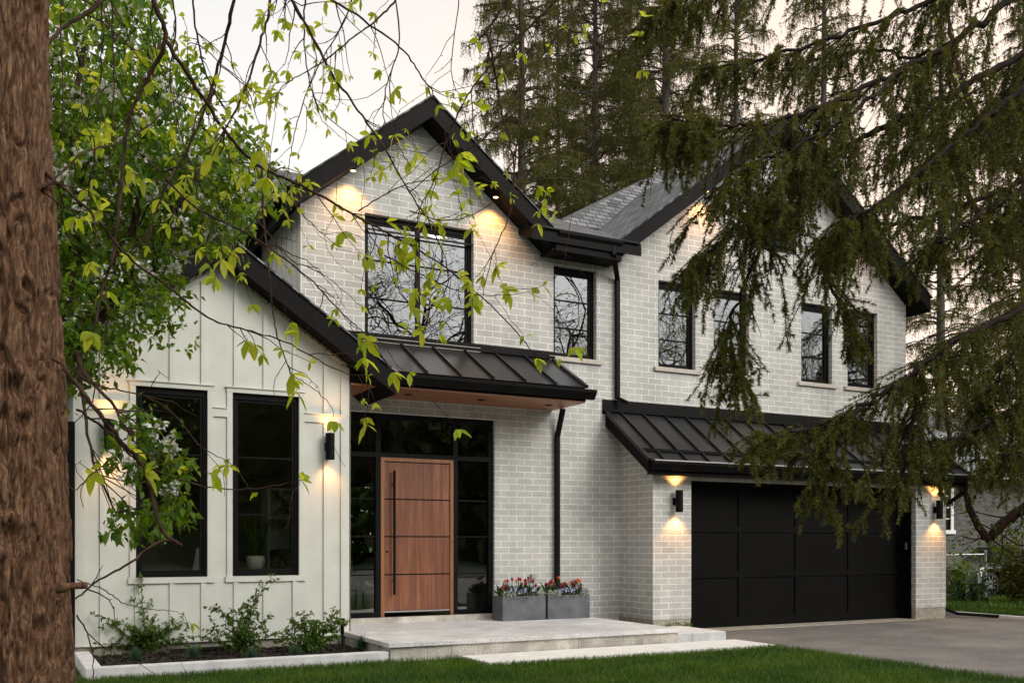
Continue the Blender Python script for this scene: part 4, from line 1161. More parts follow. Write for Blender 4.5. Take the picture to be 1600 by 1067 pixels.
# ------------------------------------------------------------------ near spruce with drooping boughs at the right
def near_spruce():
    tb = at(1850, 847, 6.6)
    t_ = thing('spruce_tree', (tb[0], tb[1], 0), 'near dark spruce whose drooping boughs hang in front of the garage gable', 'spruce tree')
    W_, N_, T_ = MB(), MB(), MB()
    tr = smoothpath([(tb[0], tb[1], -.1), (tb[0]-.05, tb[1], 3), (tb[0], tb[1]+.05, 7), (tb[0], tb[1], 12)], 8)
    W_.tube(tr, np.linspace(.30, .12, len(tr)), 14)
    boughs = [  # traced boughs: points, hanging length (m), density, start of foliage along the bough
        ([(1850,-230,6.6),(1600,-20,6.0),(1500,60,5.7),(1400,115,5.5),(1290,165,5.3),(1200,192,5.2),(1120,196,5.1),(1050,185,5.0)], .72, 1.0, .15),
        ([(1850,-60,6.6),(1640,60,6.1),(1480,150,5.8),(1380,200,5.6),(1300,240,5.5),(1240,270,5.4),(1180,320,5.3),(1120,385,5.2),(1075,418,5.1)], .60, .95, .1),
        ([(1850,150,6.6),(1700,230,6.2),(1560,300,5.9),(1440,340,5.7),(1340,360,5.6),(1280,385,5.5)], .65, .95, .1),
        ([(1850,330,6.6),(1700,430,6.0),(1580,490,5.6),(1490,535,5.4),(1410,595,5.2),(1340,640,5.1),(1270,668,5.0),(1190,685,4.95)], .34, 1.15, .1),
        ([(1850,400,6.6),(1700,560,6.0),(1600,630,5.7),(1530,670,5.6),(1470,690,5.5),(1420,700,5.4)], .27, .8, .1),
        ([(1850,-330,6.6),(1700,-160,6.2),(1560,-60,6.0),(1430,10,5.9),(1300,60,5.8),(1180,95,5.7),(1090,110,5.6)], .55, .9, .15),
        ([(1850,-200,6.6),(1720,-30,6.3),(1620,100,6.1),(1530,180,6.0),(1460,240,5.9)], .9, 1.0, .1),
        ([(1850,40,6.6),(1740,150,6.3),(1660,260,6.1),(1590,350,6.0),(1530,420,5.9)], .5, .7, .1),
        ([(1850,200,6.6),(1740,330,6.2),(1650,450,6.0),(1580,560,5.8),(1540,620,5.7)], .6, .9, .1),
        ([(1850,-420,6.6),(1650,-240,6.2),(1450,-130,6.0),(1250,-50,5.8),(1100,-10,5.7),(1010,20,5.6)], .55, .8, .2),
        ([(1850,-20,6.6),(1700,60,5.9),(1560,170,5.5),(1450,260,5.2),(1370,320,5.0),(1310,350,4.9)], .60, .8, .15),
        ([(1850,120,6.6),(1680,240,5.8),(1540,330,5.4),(1480,370,5.2),(1440,390,5.2)], .25, .5, .15),
        ([(1850,480,6.6),(1740,620,6.2),(1660,680,6.0),(1600,705,5.95),(1560,715,5.9)], .30, .7, .1),
        ([(1290,165,5.3),(1280,190,5.3),(1265,230,5.3),(1252,282,5.3)], .05, .2, .4),
        ([(1500,60,5.7),(1430,90,5.9),(1380,80,6.1),(1310,90,6.3),(1240,100,6.4)], .5, .9, .1),
        ([(1400,115,5.5),(1330,180,5.2),(1250,230,5.0),(1170,260,4.9),(1100,310,4.8)], .55, 1.0, .2),
        ([(1850,-120,6.6),(1700,0,6.6),(1560,110,6.6),(1440,210,6.5),(1370,260,6.4)], .55, .6, .1),
        ([(1850,260,6.6),(1740,380,6.8),(1650,480,6.8),(1570,560,6.8),(1500,600,6.7)], .55, .8, .1),
        ([(1850,-300,6.6),(1740,-120,6.8),(1640,20,6.8),(1570,130,6.8),(1520,230,6.7)], .7, .8, .1),
        ([(1340,640,5.1),(1310,690,5.0),(1290,730,5.0),(1268,775,4.95)], .20, 1.5, .0),
        ([(1440,600,5.3),(1425,660,5.2),(1412,720,5.1),(1405,775,5.1)], .20, 1.4, .0),
        ([(1240,270,5.4),(1200,360,5.3),(1165,440,5.2),(1140,520,5.15),(1150,600,5.1)], .38, 1.4, .1),
        ([(1280,385,5.5),(1290,430,5.4),(1310,470,5.35),(1330,500,5.3)], .35, 1.1, .0),
    ]
    SP, SD = [], []      # needle segments (start, vector)
    TP, TD = [], []
    for pts, hang, dens, st in boughs:
        P = px_path(pts, 9, .008); n = len(P)
        r0 = .024 if len(pts) > 5 else .012
        W_.tube(P, np.linspace(r0, .005, n), 7)
        T = unit(np.gradient(P, axis=0)); ln = np.sum(np.linalg.norm(np.diff(P, axis=0), axis=1))
        # side branchlets fan out level, strands hang from them
        for _ in range(int(ln*25*dens)):
            f_ = st + (1-st)*RNG.uniform(0, 1)**.85; i = min(n-1, int(f_*(n-1)))
            side = unit(np.cross(T[i], [0, 0, 1]))*RNG.choice([-1, 1])
            d0 = unit(T[i]*RNG.uniform(.5, 1.1) + side*RNG.uniform(.3, 1.0) + np.array([0, 0, RNG.uniform(-.3, .15)]))
            l = RNG.uniform(.15, .50)*(1.1-.55*f_)
            o = P[i] + RNG.normal(0, .006, 3); q = [o]; dd = d0
            for s_ in range(4): dd = unit(dd + RNG.normal(0, .12, 3) + np.array([0, 0, -.13])); q.append(q[-1]+dd*l/4)
            q = np.array(q); W_.tube(q, np.linspace(.004, .002, 5), 3, cap=False)
            for s_ in range(1, 4): SP.append(q[s_]); SD.append(q[s_+1]-q[s_])
            TP.append(q[-1]); TD.append(dd*.05)
            for h in range(RNG.integers(1, 4)):
                o2 = q[RNG.integers(1, 5)]; L = hang*RNG.uniform(.2, 1.0)*(1.12-.72*f_); k = max(3, int(L/.07))
                w2 = [o2]; dv = unit(dd*.7 + RNG.normal(0, .35, 3) + np.array([0, 0, -.8]))
                for s_ in range(k): dv = unit(dv + RNG.normal(0, .13, 3) + np.array([0, 0, -.25])); w2.append(w2[-1]+dv*L/k)
                w2 = np.array(w2); bare = RNG.uniform() < .24
                if bare or RNG.uniform() < .3: W_.tube(w2, np.linspace(.0026, .0012, len(w2)), 3, cap=False)
                if bare: continue
                for s_ in range(k):
                    if s_ == 0 and RNG.uniform() < .5: continue
                    SP.append(w2[s_]); SD.append(w2[s_+1]-w2[s_])
                    if RNG.uniform() < .42:      # short side shoots
                        e_ = unit(RNG.normal(0, 1, 3)*.8 + dv*.9)*RNG.uniform(.03, .075); SP.append(w2[s_]); SD.append(e_)
                        if RNG.uniform() < .5: TP.append(w2[s_]+e_*.7); TD.append(e_*.4)
                TP.append(w2[-1]-dv*.02); TD.append(dv*.05)
    SP, SD, TP, TD = map(np.array, (SP, SD, TP, TD))
    needles(N_, SP, SD, 36, .025, .0026, 1.0, .65)
    needles(T_, TP, TD, 34, .021, .0026, .9, .85)
    W_.build('boughs', M['sprucebark'], t_, smooth=True); N_.build('needles', M['needle_near'], t_); T_.build('shoot_tips', M['needle_tip'], t_)
    print('near spruce segs', len(SP), len(TP))
near_spruce()

# ------------------------------------------------------------------ tall spruces behind the house
def far_spruce(px, d, h, z0, rmax, label, group, dens=1.0, lean=0.0, loose=1.0):
    b = at(px, 847, d); b[2] = 0
    t_ = thing('spruce_tree', tuple(b), label, 'spruce tree', group)
    W_, N_, C_ = MB(), MB(), MB()
    P = smoothpath([b-np.array([0,0,.2]), b+np.array([lean*.3, 0, h*.4]), b+np.array([lean, 0, h])], 8); W_.tube(P, np.linspace(.30, .03, len(P)), 9)
    SP, SD, CP = [], [], []
    z = z0
    while z < h-.5:
        f_ = (z-z0)/(h-z0); R = rmax*(1-f_)**.75+.3
        for _ in range(RNG.integers(6, 10)):
            a_ = RNG.uniform(0, 2*np.pi); l = R*RNG.uniform(.55, 1.12); o = b + np.array([lean*z/h, 0, z+RNG.uniform(-.25, .25)])
            e_ = np.array([math.cos(a_), math.sin(a_), 0]); n = 9
            q = [o + e_*l*s_ + np.array([0, 0, .35*l*(.25*math.sin(s_*3.1) - s_*s_*.55 + .18*max(0, s_-.7)*2)]) for s_ in np.linspace(0, 1, n)]
            q = np.array(q) + RNG.normal(0, .04, (n, 3)); W_.tube(q, np.linspace(.035, .008, n), 4, cap=False)
            for _ in range(int(l*19*dens)):
                s_ = RNG.uniform(.18, 1)**.8; i = min(n-2, int(s_*(n-1))); p = q[i] + (q[i+1]-q[i])*RNG.uniform()
                sd = np.array([-e_[1], e_[0], 0])*RNG.choice([-1, 1]); w_ = RNG.uniform(.1, .55)*l*.38*(1.2-s_*.6)
                dv = unit(e_*.7 + sd*.8 + np.array([0, 0, -.15]))*w_
                SP.append(p); SD.append(dv)
                for _ in range(2):
                    c = p + dv*RNG.uniform(.2, 1); SP.append(c); SD.append(np.array([RNG.normal(0, .08), RNG.normal(0, .08), -RNG.uniform(.12, .55)*loose]))
                if z > h*.45 and RNG.uniform() < .05: CP.append(p + dv*.8)
        z += RNG.uniform(.36, .52)
    needles(N_, np.array(SP), np.array(SD), 13, .06, .0095, .9, .9)
    W_.build('trunk', M['greybark'], t_, smooth=True); N_.build('crown', M['needle_far'], t_)
    if CP:
        for c in CP: C_.tube([c, c+np.array([0, 0, -.05]), c+np.array([0, 0, -.13])], [.012, .022, .008], 5)
        o = C_.build('cones', M['cone'], t_); o['kind'] = 'stuff'
GS = 'tall spruces behind the house'
far_spruce(815, 33, 27, 8, 3.1, 'tall spruce directly right of the front gable peak behind the roof', GS)
far_spruce(930, 38, 30, 8, 3.6, 'tall spruce seen in the dip between the two gables behind the roof', GS)
far_spruce(1040, 34, 31, 8, 3.3, 'tall spruce rising behind the left slope of the garage gable', GS)
far_spruce(872, 43, 27, 7, 3.4, 'spruce in the gap behind the dip of the two gables, farther back than its neighbours', GS)
far_spruce(985, 44, 29, 7, 3.4, 'spruce standing left behind the trunk nearest the garage roof', GS)
far_spruce(745, 46, 21, 7, 2.4, 'smaller spruce whose edge shows beside the front gable peak', GS, .8)
far_spruce(1284, 38, 30, 9, 2.6, 'slender spruce with bare grey trunk above the garage gable peak', GS, .6, .2)
far_spruce(1150, 42, 31, 9, 3.0, 'loose topped spruce standing between two others behind the garage gable', GS, .7)
far_spruce(1470, 40, 27, 7, 2.7, 'thin spruce beyond the right rake of the garage gable', GS, .6)
far_spruce(1600, 44, 30, 5, 3.4, 'spruce at far right edge behind the neighbouring house', GS, .8)
# ------------------------------------------------------------------ planting bed
def shrub(loc, stems, label, lsz=.052):
    t_ = thing('shrub', loc, label, 'shrub', 'young shrubs in the planting bed')
    W_, L_ = MB(), MB(); o = np.array(loc)
    pos, dr = [], []
    for dx, dy, h in stems:
        e_ = o + np.array([dx, dy, h]); md = o + np.array([dx*.35, dy*.4, h*.55]) + RNG.normal(0, .02, 3)
        P = smoothpath([o+RNG.normal(0, .02, 3)*np.array([1, 1, 0]), md, e_], 10, .006); n = len(P); W_.tube(P, np.linspace(.005, .0018, n), 5)
        T = unit(np.gradient(P, axis=0))
        for i in range(4, n):
            for _ in range(4):
                d_ = unit(T[i]*.5 + RNG.normal(0, .8, 3)); pos.append(P[i]+RNG.normal(0, .006, 3)); dr.append(d_)
            if RNG.uniform() < .75 and i < n-2:
                sd = unit(T[i]*.5+RNG.normal(0, .7, 3)); l = RNG.uniform(.06, .2); q = np.array([P[i]+sd*l*s_ for s_ in (0, .35, .7, 1)]); W_.tube(q, .0015, 3)
                for c in q[1:]:
                    for _ in range(5): pos.append(c); dr.append(unit(sd*.6+RNG.normal(0, .8, 3)))
    pos, dr = np.array(pos), np.array(dr); sz = lsz*RNG.uniform(.6, 1.3, len(pos))
    leaves(L_, pos, dr, sz, sz*.5, .15, .2, .8, False)
    W_.build('stems', M['twig'], t_); L_.build('leaves', M['shrubleaf'], t_)
def bedpt(px, py, z=.095):
    r = at(px, py, 1.0) - np.array([0, 0, CAMZ]); t = (z-CAMZ)/r[2]; return (r[0]*t, r[1]*t, z)
bp = bedpt(228, 1022)
shrub(bp, [(-.06,.02,1.02),(-.55,-.05,.52),(-.45,.1,.42),(-.3,.2,.45),(.12,.1,.5),(.35,-.05,.40),(.5,.1,.38),(.22,.2,.55),(-.15,-.1,.35),(.05,-.15,.30),(-.6,.1,.15),(.55,-.1,.22)], 'leafy green shrub with one tall upright shoot under the left tall window')
bp = bedpt(375, 1023)
shrub(bp, [(.42,.05,1.00),(-.28,.05,.62),(-.12,.1,.5),(-.35,-.05,.35),(.15,.1,.5),(.3,-.1,.42),(.0,-.15,.42),(.5,.1,.25),(-.5,.05,.25),(.08,.2,.62),(.2,0,.72)], 'leafy green shrub with a long slanting shoot under the right tall window')
bp = bedpt(485, 1019)
shrub(bp, [(-.25,.1,.42),(.1,.1,.40),(.38,.05,.42),(-.35,-.05,.3),(.05,-.1,.3),(.3,-.1,.22),(-.1,.2,.5),(.42,.2,.5),(.5,-.05,.40),(-.45,.05,.16)], 'low spreading green shrub beside the porch slab')
def fescue(px, py, r, label):
    p = np.array(bedpt(px, py)); n = 420; m = MB()
    a_ = RNG.uniform(0, 2*np.pi, n); el = RNG.uniform(.25, 1.5, n); d_ = np.stack([np.cos(a_)*np.cos(el), np.sin(a_)*np.cos(el), np.sin(el)], 1)
    L = r*RNG.uniform(.6, 1.1, n); s = unit(np.cross(d_, [0, 0, 1.0]))*.0018
    b_ = p + d_*.01; md = p + d_*(L*.6)[:, None]; tp = p + d_*L[:, None] - np.array([0, 0, 1])*(L*.25*np.cos(el))[:, None]
    v = np.stack([b_-s, b_+s, md+s*.8, md-s*.8, tp], 1).reshape(-1, 3); i = np.arange(n)*5
    m.addm(v, np.stack([i+3, i+2, i+4], 1), np.stack([i, i+1, i+2, i+3], 1))
    tag(m.build('grass_tuft', M['fescue']), label, 'ornamental grass', 'blue grass tufts in the bed')
fescue(212, 1032, .20, 'blue green grass tuft at the kerb in front of the shrub with the upright shoot')
fescue(301, 1028, .20, 'blue green grass tuft on mulch between the left and middle shrubs')
fescue(392, 1030, .17, 'small blue green grass tuft in front of the shrub with the slanting shoot')
fescue(462, 1027, .20, 'blue green grass tuft in front of the low spreading shrub')
fescue(566, 1015, .27, 'large blue green grass tuft in the corner against the porch riser')
t_ = thing('path_light', bedpt(535, 1012), 'slim black path light stake at the corner of the porch slab', 'path light')
q = np.array(bedpt(535, 1012)); m = MB(); m.tube([q-np.array([0,0,.05]), q+np.array([0,0,.20])], .010, 8); m.build('stake', M['black'], t_)
m = MB(); m.lathe(q, [(.012, .17), (.024, .20), (.024, .37), (.034, .37), (.034, .395), (0.0, .40)], 16); m.build('lamp_head', M['black'], t_)
# black hose bib drain elbow and buried pipe
m = MB(); m.tube([(1.9,12.93,.11),(2.6,12.9,.125),(2.75,12.88,.12)], .035, 8); tag(m.build('drain_pipe', M['black']), 'short black drain pipe lying at foot of the white boards', 'pipe')

# ------------------------------------------------------------------ planters with tulips
M['tulip'] = leaf_mat('tulip_petals', (.33, .008, .03), (.50, .035, .09), .3)
M['tulip_orange'] = leaf_mat('orange_petals', (.70, .10, .02), (.75, .28, .04), .3)
M['pansy'] = leaf_mat('pansy_petals', (.33, .30, .62), (.62, .60, .80), .25)
M['alyssum'] = leaf_mat('cream_flowers', (.55, .56, .42), (.68, .68, .55), .25)
M['tulipleaf'] = leaf_mat('tulip_leaf', (.03, .07, .02), (.07, .13, .035), .3)
def planter(x0, x1, y0, y1, label, labelp):
    z0, z1 = .272, .655; cx, cy = (x0+x1)/2, (y0+y1)/2
    t_ = thing('planter', (cx, cy, z0), label, 'planter', 'grey planters by the front door')
    m = MB(); th = .03
    m.box(x0, x1, y0, y0+th, z0, z1); m.box(x0, x1, y1-th, y1, z0, z1); m.box(x0, x0+th, y0+th, y1-th, z0, z1); m.box(x1-th, x1, y0+th, y1-th, z0, z1); m.box(x0+th, x1-th, y0+th, y1-th, z0+.01, z0+.05)
    bevel(m.build('trough', M['planter'], t_), .005)
    m = MB(); m.box(x0+th, x1-th, y0+th, y1-th, z1-.06, z1-.035); m.build('soil', M['soil'], t_)
    f_ = thing('flowers', (cx, cy, z1-.03), labelp, 'flowers', 'spring flowers in the grey planters')
    S_, L_, R_, O_, P_, A_ = (MB() for _ in range(6))
    lp, ld, ll = [], [], []
    for k in range(26):
        x, y = RNG.uniform(x0+.07, x1-.07), RNG.uniform(cy-.02, y1-.06); h = RNG.uniform(.10, .29); b_ = np.array([x, y, z1-.04]); tp = b_+np.array([RNG.normal(0, .03), RNG.normal(0, .03), h])
        S_.tube(smoothpath([b_, (b_+tp)/2+RNG.normal(0, .008, 3), tp], 4), .003, 5)
        tgt = MB()
        tgt.lathe(tp, [(.004, -.006), (.016, .008), (.021, .026), (.018, .044), (.010, .054), (.0, .05)], 9); tgt.build('orange_tulip' if k % 6 == 0 else 'red_tulip', M['tulip_orange' if k % 6 == 0 else 'tulip'], f_, smooth=True)
        for _ in range(7): lp.append(b_+RNG.normal(0, .012, 3)*np.array([1,1,0])); ld.append(unit(np.array([RNG.normal(0, .3), RNG.normal(0, .3), 1.0]))); ll.append(RNG.uniform(.17, .33))
    ll = np.array(ll); leaves(L_, np.array(lp), np.array(ld), ll, ll*.13, .22, .3, 1.2, True)
    # low leaves and flowers spilling over the front
    n = 1500; q = np.stack([RNG.uniform(x0+.01, x1-.01, n), RNG.uniform(y0-.01, y0+.2, n), RNG.uniform(z1-.05, z1+.09, n)], 1)
    leaves(L_, q, RNG.normal(0, 1, (n, 3))+np.array([0, -.4, .2]), .028, .014, .2, .2, 1, False)
    for k in range(17):
        o = np.array([RNG.uniform(x0+.10, x1-.10), y0+RNG.uniform(0, .08), z1+RNG.uniform(.03, .12)]); nr = unit(np.array([RNG.normal(0, .3), -1, .3])); s, u = frames(np.array([nr]))
        a_ = np.arange(5)*1.2566; P_ = MB(); leaves(P_, np.tile(o, (5, 1)), s*np.cos(a_)[:, None]+u*np.sin(a_)[:, None]+nr*.15, .042, .040, .0, .05, .2, False); P_.build('pansy', M['pansy'], f_)
    for k in range(330):
        x = RNG.choice([RNG.uniform(x0+.02, x0+.24), RNG.uniform(x1-.15, x1-.01), RNG.uniform(x0, x1)], p=[.6, .3, .1]); o = np.array([x, y0+RNG.uniform(-.015, .08), z1+RNG.uniform(-.02, .08)])
        a_ = np.arange(4)*1.57+RNG.uniform(0, 1); nr = unit(np.array([RNG.normal(0, .4), -1, .4])); s, u = frames(np.array([nr])); leaves(A_, np.tile(o, (4, 1)), s*np.cos(a_)[:, None]+u*np.sin(a_)[:, None], .011, .011, 0, 0, .2, False)
    S_.build('stems', M['tulipleaf'], f_); L_.build('leaves', M['tulipleaf'], f_); 
    o_ = A_.build('cream_flowers', M['alyssum'], f_); o_['kind'] = 'stuff'
planter(6.92, 7.69, 13.44, 13.80, 'grey rectangular planter box next to the entrance glazing', 'red tulips, violet pansies and cream flowers in the planter next to the entrance glazing')
planter(7.73, 8.52, 13.44, 13.80, 'grey rectangular planter box in front of the black downpipe', 'red tulips and pansies in the planter in front of the black downpipe')
# weeds at the foot of the garage pier
for x, lab in ((9.72, 'small green weed at the left corner of the brick pier'), (9.98, 'small green weed behind the porch slab corner'), (10.15, 'green weed on the stone step beside the garage door')):
    m = MB(); n = 40; q = np.array([x, 12.93, .10]) + RNG.normal(0, 1, (n, 3))*np.array([.05, .02, .03]); q[:, 2] = np.abs(q[:, 2]-.1)+.1
    leaves(m, q, RNG.normal(0, .5, (n, 3))+np.array([0, 0, .8]), .06, .02, .3, .2, 1, False); tag(m.build('weed', M['shrubleaf']), lab, 'weed', 'weeds by the pier')

# ------------------------------------------------------------------ inside the white wing and hall
def room_things():
    t_ = thing('potted_plant', (3.18, 13.75, 1.12), 'snake plant in a round white pot behind the right tall window', 'potted plant')
    m = MB(); m.lathe((3.18, 13.75, 1.12), [(.07, 0), (.115, .05), (.13, .13), (.12, .19), (.108, .19), (.105, .15), (0, .15)], 20); m.build('pot', M['white'], t_, smooth=True)
    m = MB(); n = 26; a_ = RNG.uniform(0, 6.28, n); q = np.array([3.18, 13.75, 1.26])+np.stack([np.cos(a_)*.05, np.sin(a_)*.05, np.zeros(n)], 1)
    leaves(m, q, np.stack([np.cos(a_)*.25, np.sin(a_)*.25, np.ones(n)], 1), RNG.uniform(.35, .65, n), .05, .02, .3, 1, True); m.build('foliage', M['appleleaf'], t_)
    m = MB(); m.box(2.75, 3.55, 13.45, 14.1, 1.06, 1.10)
    for x in (2.79, 3.47):
        for y in (13.49, 14.02): m.box(x, x+.04, y, y+.04, .358, 1.06)
    tag(m.build('console_table', M['interior']), 'dark narrow table under the potted plant behind the right window', 'table')
    t_ = thing('bookshelf', (3.95, 14.7, .358), 'white open shelf unit inside the right tall window', 'shelf')
    m = MB(); m.box(3.55, 4.2, 14.85, 14.88, .36, 2.3); m.box(3.52, 3.55, 14.45, 14.88, .36, 2.3); m.box(4.2, 4.23, 14.45, 14.88, .36, 2.3); m.build('carcass', M['white'], t_)
    for z in (.5, .95, 1.4, 1.85, 2.28):
        s = MB(); s.box(3.551, 4.199, 14.46, 14.85, z, z+.03); s.build('shelf', M['white'], t_)
    for x, z, lab in ((3.72, .98, 'leafy plant on the low shelf inside right window'), (3.85, 1.88, 'small plant on the top shelf inside right window')):
        v_ = thing('shelf_plant', (x, 14.62, z), lab, 'potted plant')
        m = MB(); m.lathe((x, 14.62, z), [(.04, 0), (.055, .1), (.045, .1), (0, .09)], 14); m.build('pot', M['black'], v_)
        m = MB(); n = 60; leaves(m, np.array([x, 14.62, z+.2])+RNG.normal(0, .07, (n, 3)), RNG.normal(0, 1, (n, 3)), .09, .05, .3, .2, 1, False); m.build('foliage', M['appleleaf'], v_)
    for x, z, w_, h_, lab in ((3.05, 2.0, .36, .55, 'framed picture on the dark wall seen through the right tall window'), (2.35, 2.0, .9, .7, 'wide framed picture on the wall seen through the left tall window')):
        v_ = thing('picture_frame', (x, 16.58, z), lab, 'picture')
        m = MB(); m.box(x-w_/2, x+w_/2, 16.56, 16.595, z-h_/2, z+h_/2); m.build('frame', M['doorframe'], v_)
        m = MB(); m.box(x-w_/2+.03, x+w_/2-.03, 16.553, 16.5598, z-h_/2+.03, z+h_/2-.03); m.build('print', M['curtain'], v_)
    v_ = thing('office_chair', (2.45, 14.3, .358), 'pale desk chair inside the left tall window', 'chair')
    m = MB(); P = [(2.62, 14.55, .85), (2.70, 14.6, 1.15), (2.74, 14.62, 1.38)]
    for k in range(len(P)-1): m.obox(P[k], P[k+1], .04, .44, (1, 0, 0))
    m.build('backrest', M['curtain'], v_); m = MB(); m.box(2.15, 2.62, 14.2, 14.68, .80, .86); m.build('seat', M['curtain'], v_)
    m = MB(); m.tube([(2.4, 14.44, .37), (2.4, 14.44, .80)], .03, 8)
    for k in range(5): m.obox((2.4, 14.44, .40), (2.4+.28*math.cos(k*1.257), 14.44+.28*math.sin(k*1.257), .37), .04, .03)
    m.build('base', M['black'], v_)
    m = MB(); m.box(1.4, 2.3, 13.9, 14.7, 1.03, 1.07)
    for x in (1.44, 2.22):
        for y in (13.94, 14.62): m.box(x, x+.04, y, y+.04, .358, 1.03)
    tag(m.build('desk', M['interior']), 'dark desk inside the left tall window', 'desk')
    for k, (cx, cy, lab) in enumerate(((6.15, 17.4, 'black dining chair seen through the glass beside the front door'), (7.3, 19.0, 'black dining chair further back inside the hall'))):
        v_ = thing('dining_chair', (cx, cy, .358), lab, 'chair', 'chairs in the hall')
        m = MB(); m.box(cx-.25, cx+.25, cy-.25, cy+.25, .80, .88); m.build('seat', M['black'], v_)
        m = MB(); m.box(cx-.25, cx+.25, cy+.2, cy+.26, .88, 1.3); m.build('backrest', M['black'], v_)
        for dx in (-.21, .21):
            for dy in (-.21, .21): m = MB(); m.tube([(cx+dx, cy+dy, .36), (cx+dx*.9, cy+dy*.9, .80)], .02, 8); m.build('leg', M['black'], v_)
room_things()

# ------------------------------------------------------------------ neighbours, fence, car and shrubs at the right
M['nsiding'] = noisy('grey_siding', (.075, .07, .062), (.10, .094, .083), 3, .7); M['nroof'] = noisy('grey_roof', (.20, .21, .22), (.30, .31, .32), 6, .8)
def neighbour():
    o = (34, 27, 0); t_ = thing('neighbour_house', o, 'grey sided neighbouring house with white framed windows at right edge', 'house')
    Y0 = 24.0
    m = MB(); wl = [(25.0, 25.9, 2.05, 3.5), (26.25, 27.6, 1.95, 3.6), (29.4, 30.8, 1.95, 3.6)]
    wall_front(m, Y0, 23.4, 40, -.1, 4.0, wl, .12); m.add([(23.4,34,-.1),(23.4,Y0,-.1),(23.4,Y0,4.0),(23.4,34,4.0)], [(0,1,2,3)], 0)
    for z in np.arange(.15, 4, .18): 
        xs = [23.4]
        m.box(23.39, 40, Y0-.014, Y0-.001, z, z+.022) if not (1.9 < z < 3.65) else [m.box(a, b, Y0-.014, Y0-.001, z, z+.022) for a, b in ((23.39, 24.85), (26.0, 26.1), (27.75, 29.25), (30.95, 40))]
    m.build('wall', [M['nsiding'], M['nsiding']], t_)
    for a, b, c, d in wl:
        f_ = MB(); f_.box(a-.14, a, Y0-.04, Y0+.05, c, d); f_.box(b, b+.14, Y0-.04, Y0+.05, c, d); f_.box(a-.14, b+.14, Y0-.045, Y0+.05, d, d+.14); f_.box(a-.2, b+.2, Y0-.08, Y0+.05, c-.14, c)
        for k in range(1, 3): x = a+(b-a)*k/3; f_.box(x-.02, x+.02, Y0+.03, Y0+.06, c, d)
        for k in range(1, 4): z = c+(d-c)*k/4; f_.box(a, b, Y0+.03, Y0+.058, z-.02, z+.02)
        w_ = f_.build('window', M['white'], t_); p = MB(); p.add([(a,Y0+.06,c),(b,Y0+.06,c),(b,Y0+.06,d),(a,Y0+.06,d)], [(0,1,2,3)]); p.build('pane', M['glass_low'], w_)
    m = MB(); m.prism([(Y0-.5, 3.95), (Y0+5, 7.2), (Y0+10.5, 3.95)], 'x', 23.0, 40.4); m.build('roof', M['nroof'], t_)
    m = MB(); m.box(23.0, 40.4, Y0-.62, Y0-.5, 3.85, 4.0); m.build('gutter', M['white'], t_)
    m = MB(); m.box(23.45, 39.9, Y0+.6, Y0+.7, 0, 3.9); m.build('inner_wall', M['interior'], t_)
neighbour()
def fence():
    a, b = np.array([17.6, 16.8, 0]), np.array([21.6, 15.9, 0])
    a = at(1468, 900, 26.0); b = at(1540, 900, 26.0); a[2] = b[2] = 0
    t_ = thing('chain_link_fence', tuple(a), 'low chain link fence with metal top rail beside the garage', 'fence')
    m = MB(); m.tube([a+[0,0,1.16], b+[0,0,1.18]], .024, 8); m.build('top_rail', M['steel'], t_)
    for p in (a, b):
        m = MB(); m.tube([p-[0,0,.1], p+[0,0,1.24]], .032, 8); m.lathe(p+[0,0,1.24], [(.04, 0), (.04, .03), (0, .06)], 8); m.build('post', M['steel'], t_)
    m = MB(); L = np.linalg.norm(b-a); e_ = (b-a)/L; s_ = .065
    for k in np.arange(-1.2, L, s_):
        for sg in (1, -1):
            p0 = max(k, 0) if sg > 0 else max(k, 0); 
            u0, u1 = k, k+1.14
            z0, z1 = (.02, 1.16) if sg > 0 else (1.16, .02)
            c0, c1 = max(u0, 0), min(u1, L)
            if c1 <= c0: continue
            za, zb = z0+(z1-z0)*(c0-u0)/1.14, z0+(z1-z0)*(c1-u0)/1.14
            m.tube([a+e_*c0+[0,0,za], a+e_*c1+[0,0,zb]], .0028, 3, cap=False)
    m.build('mesh', M['steel'], t_)
fence()
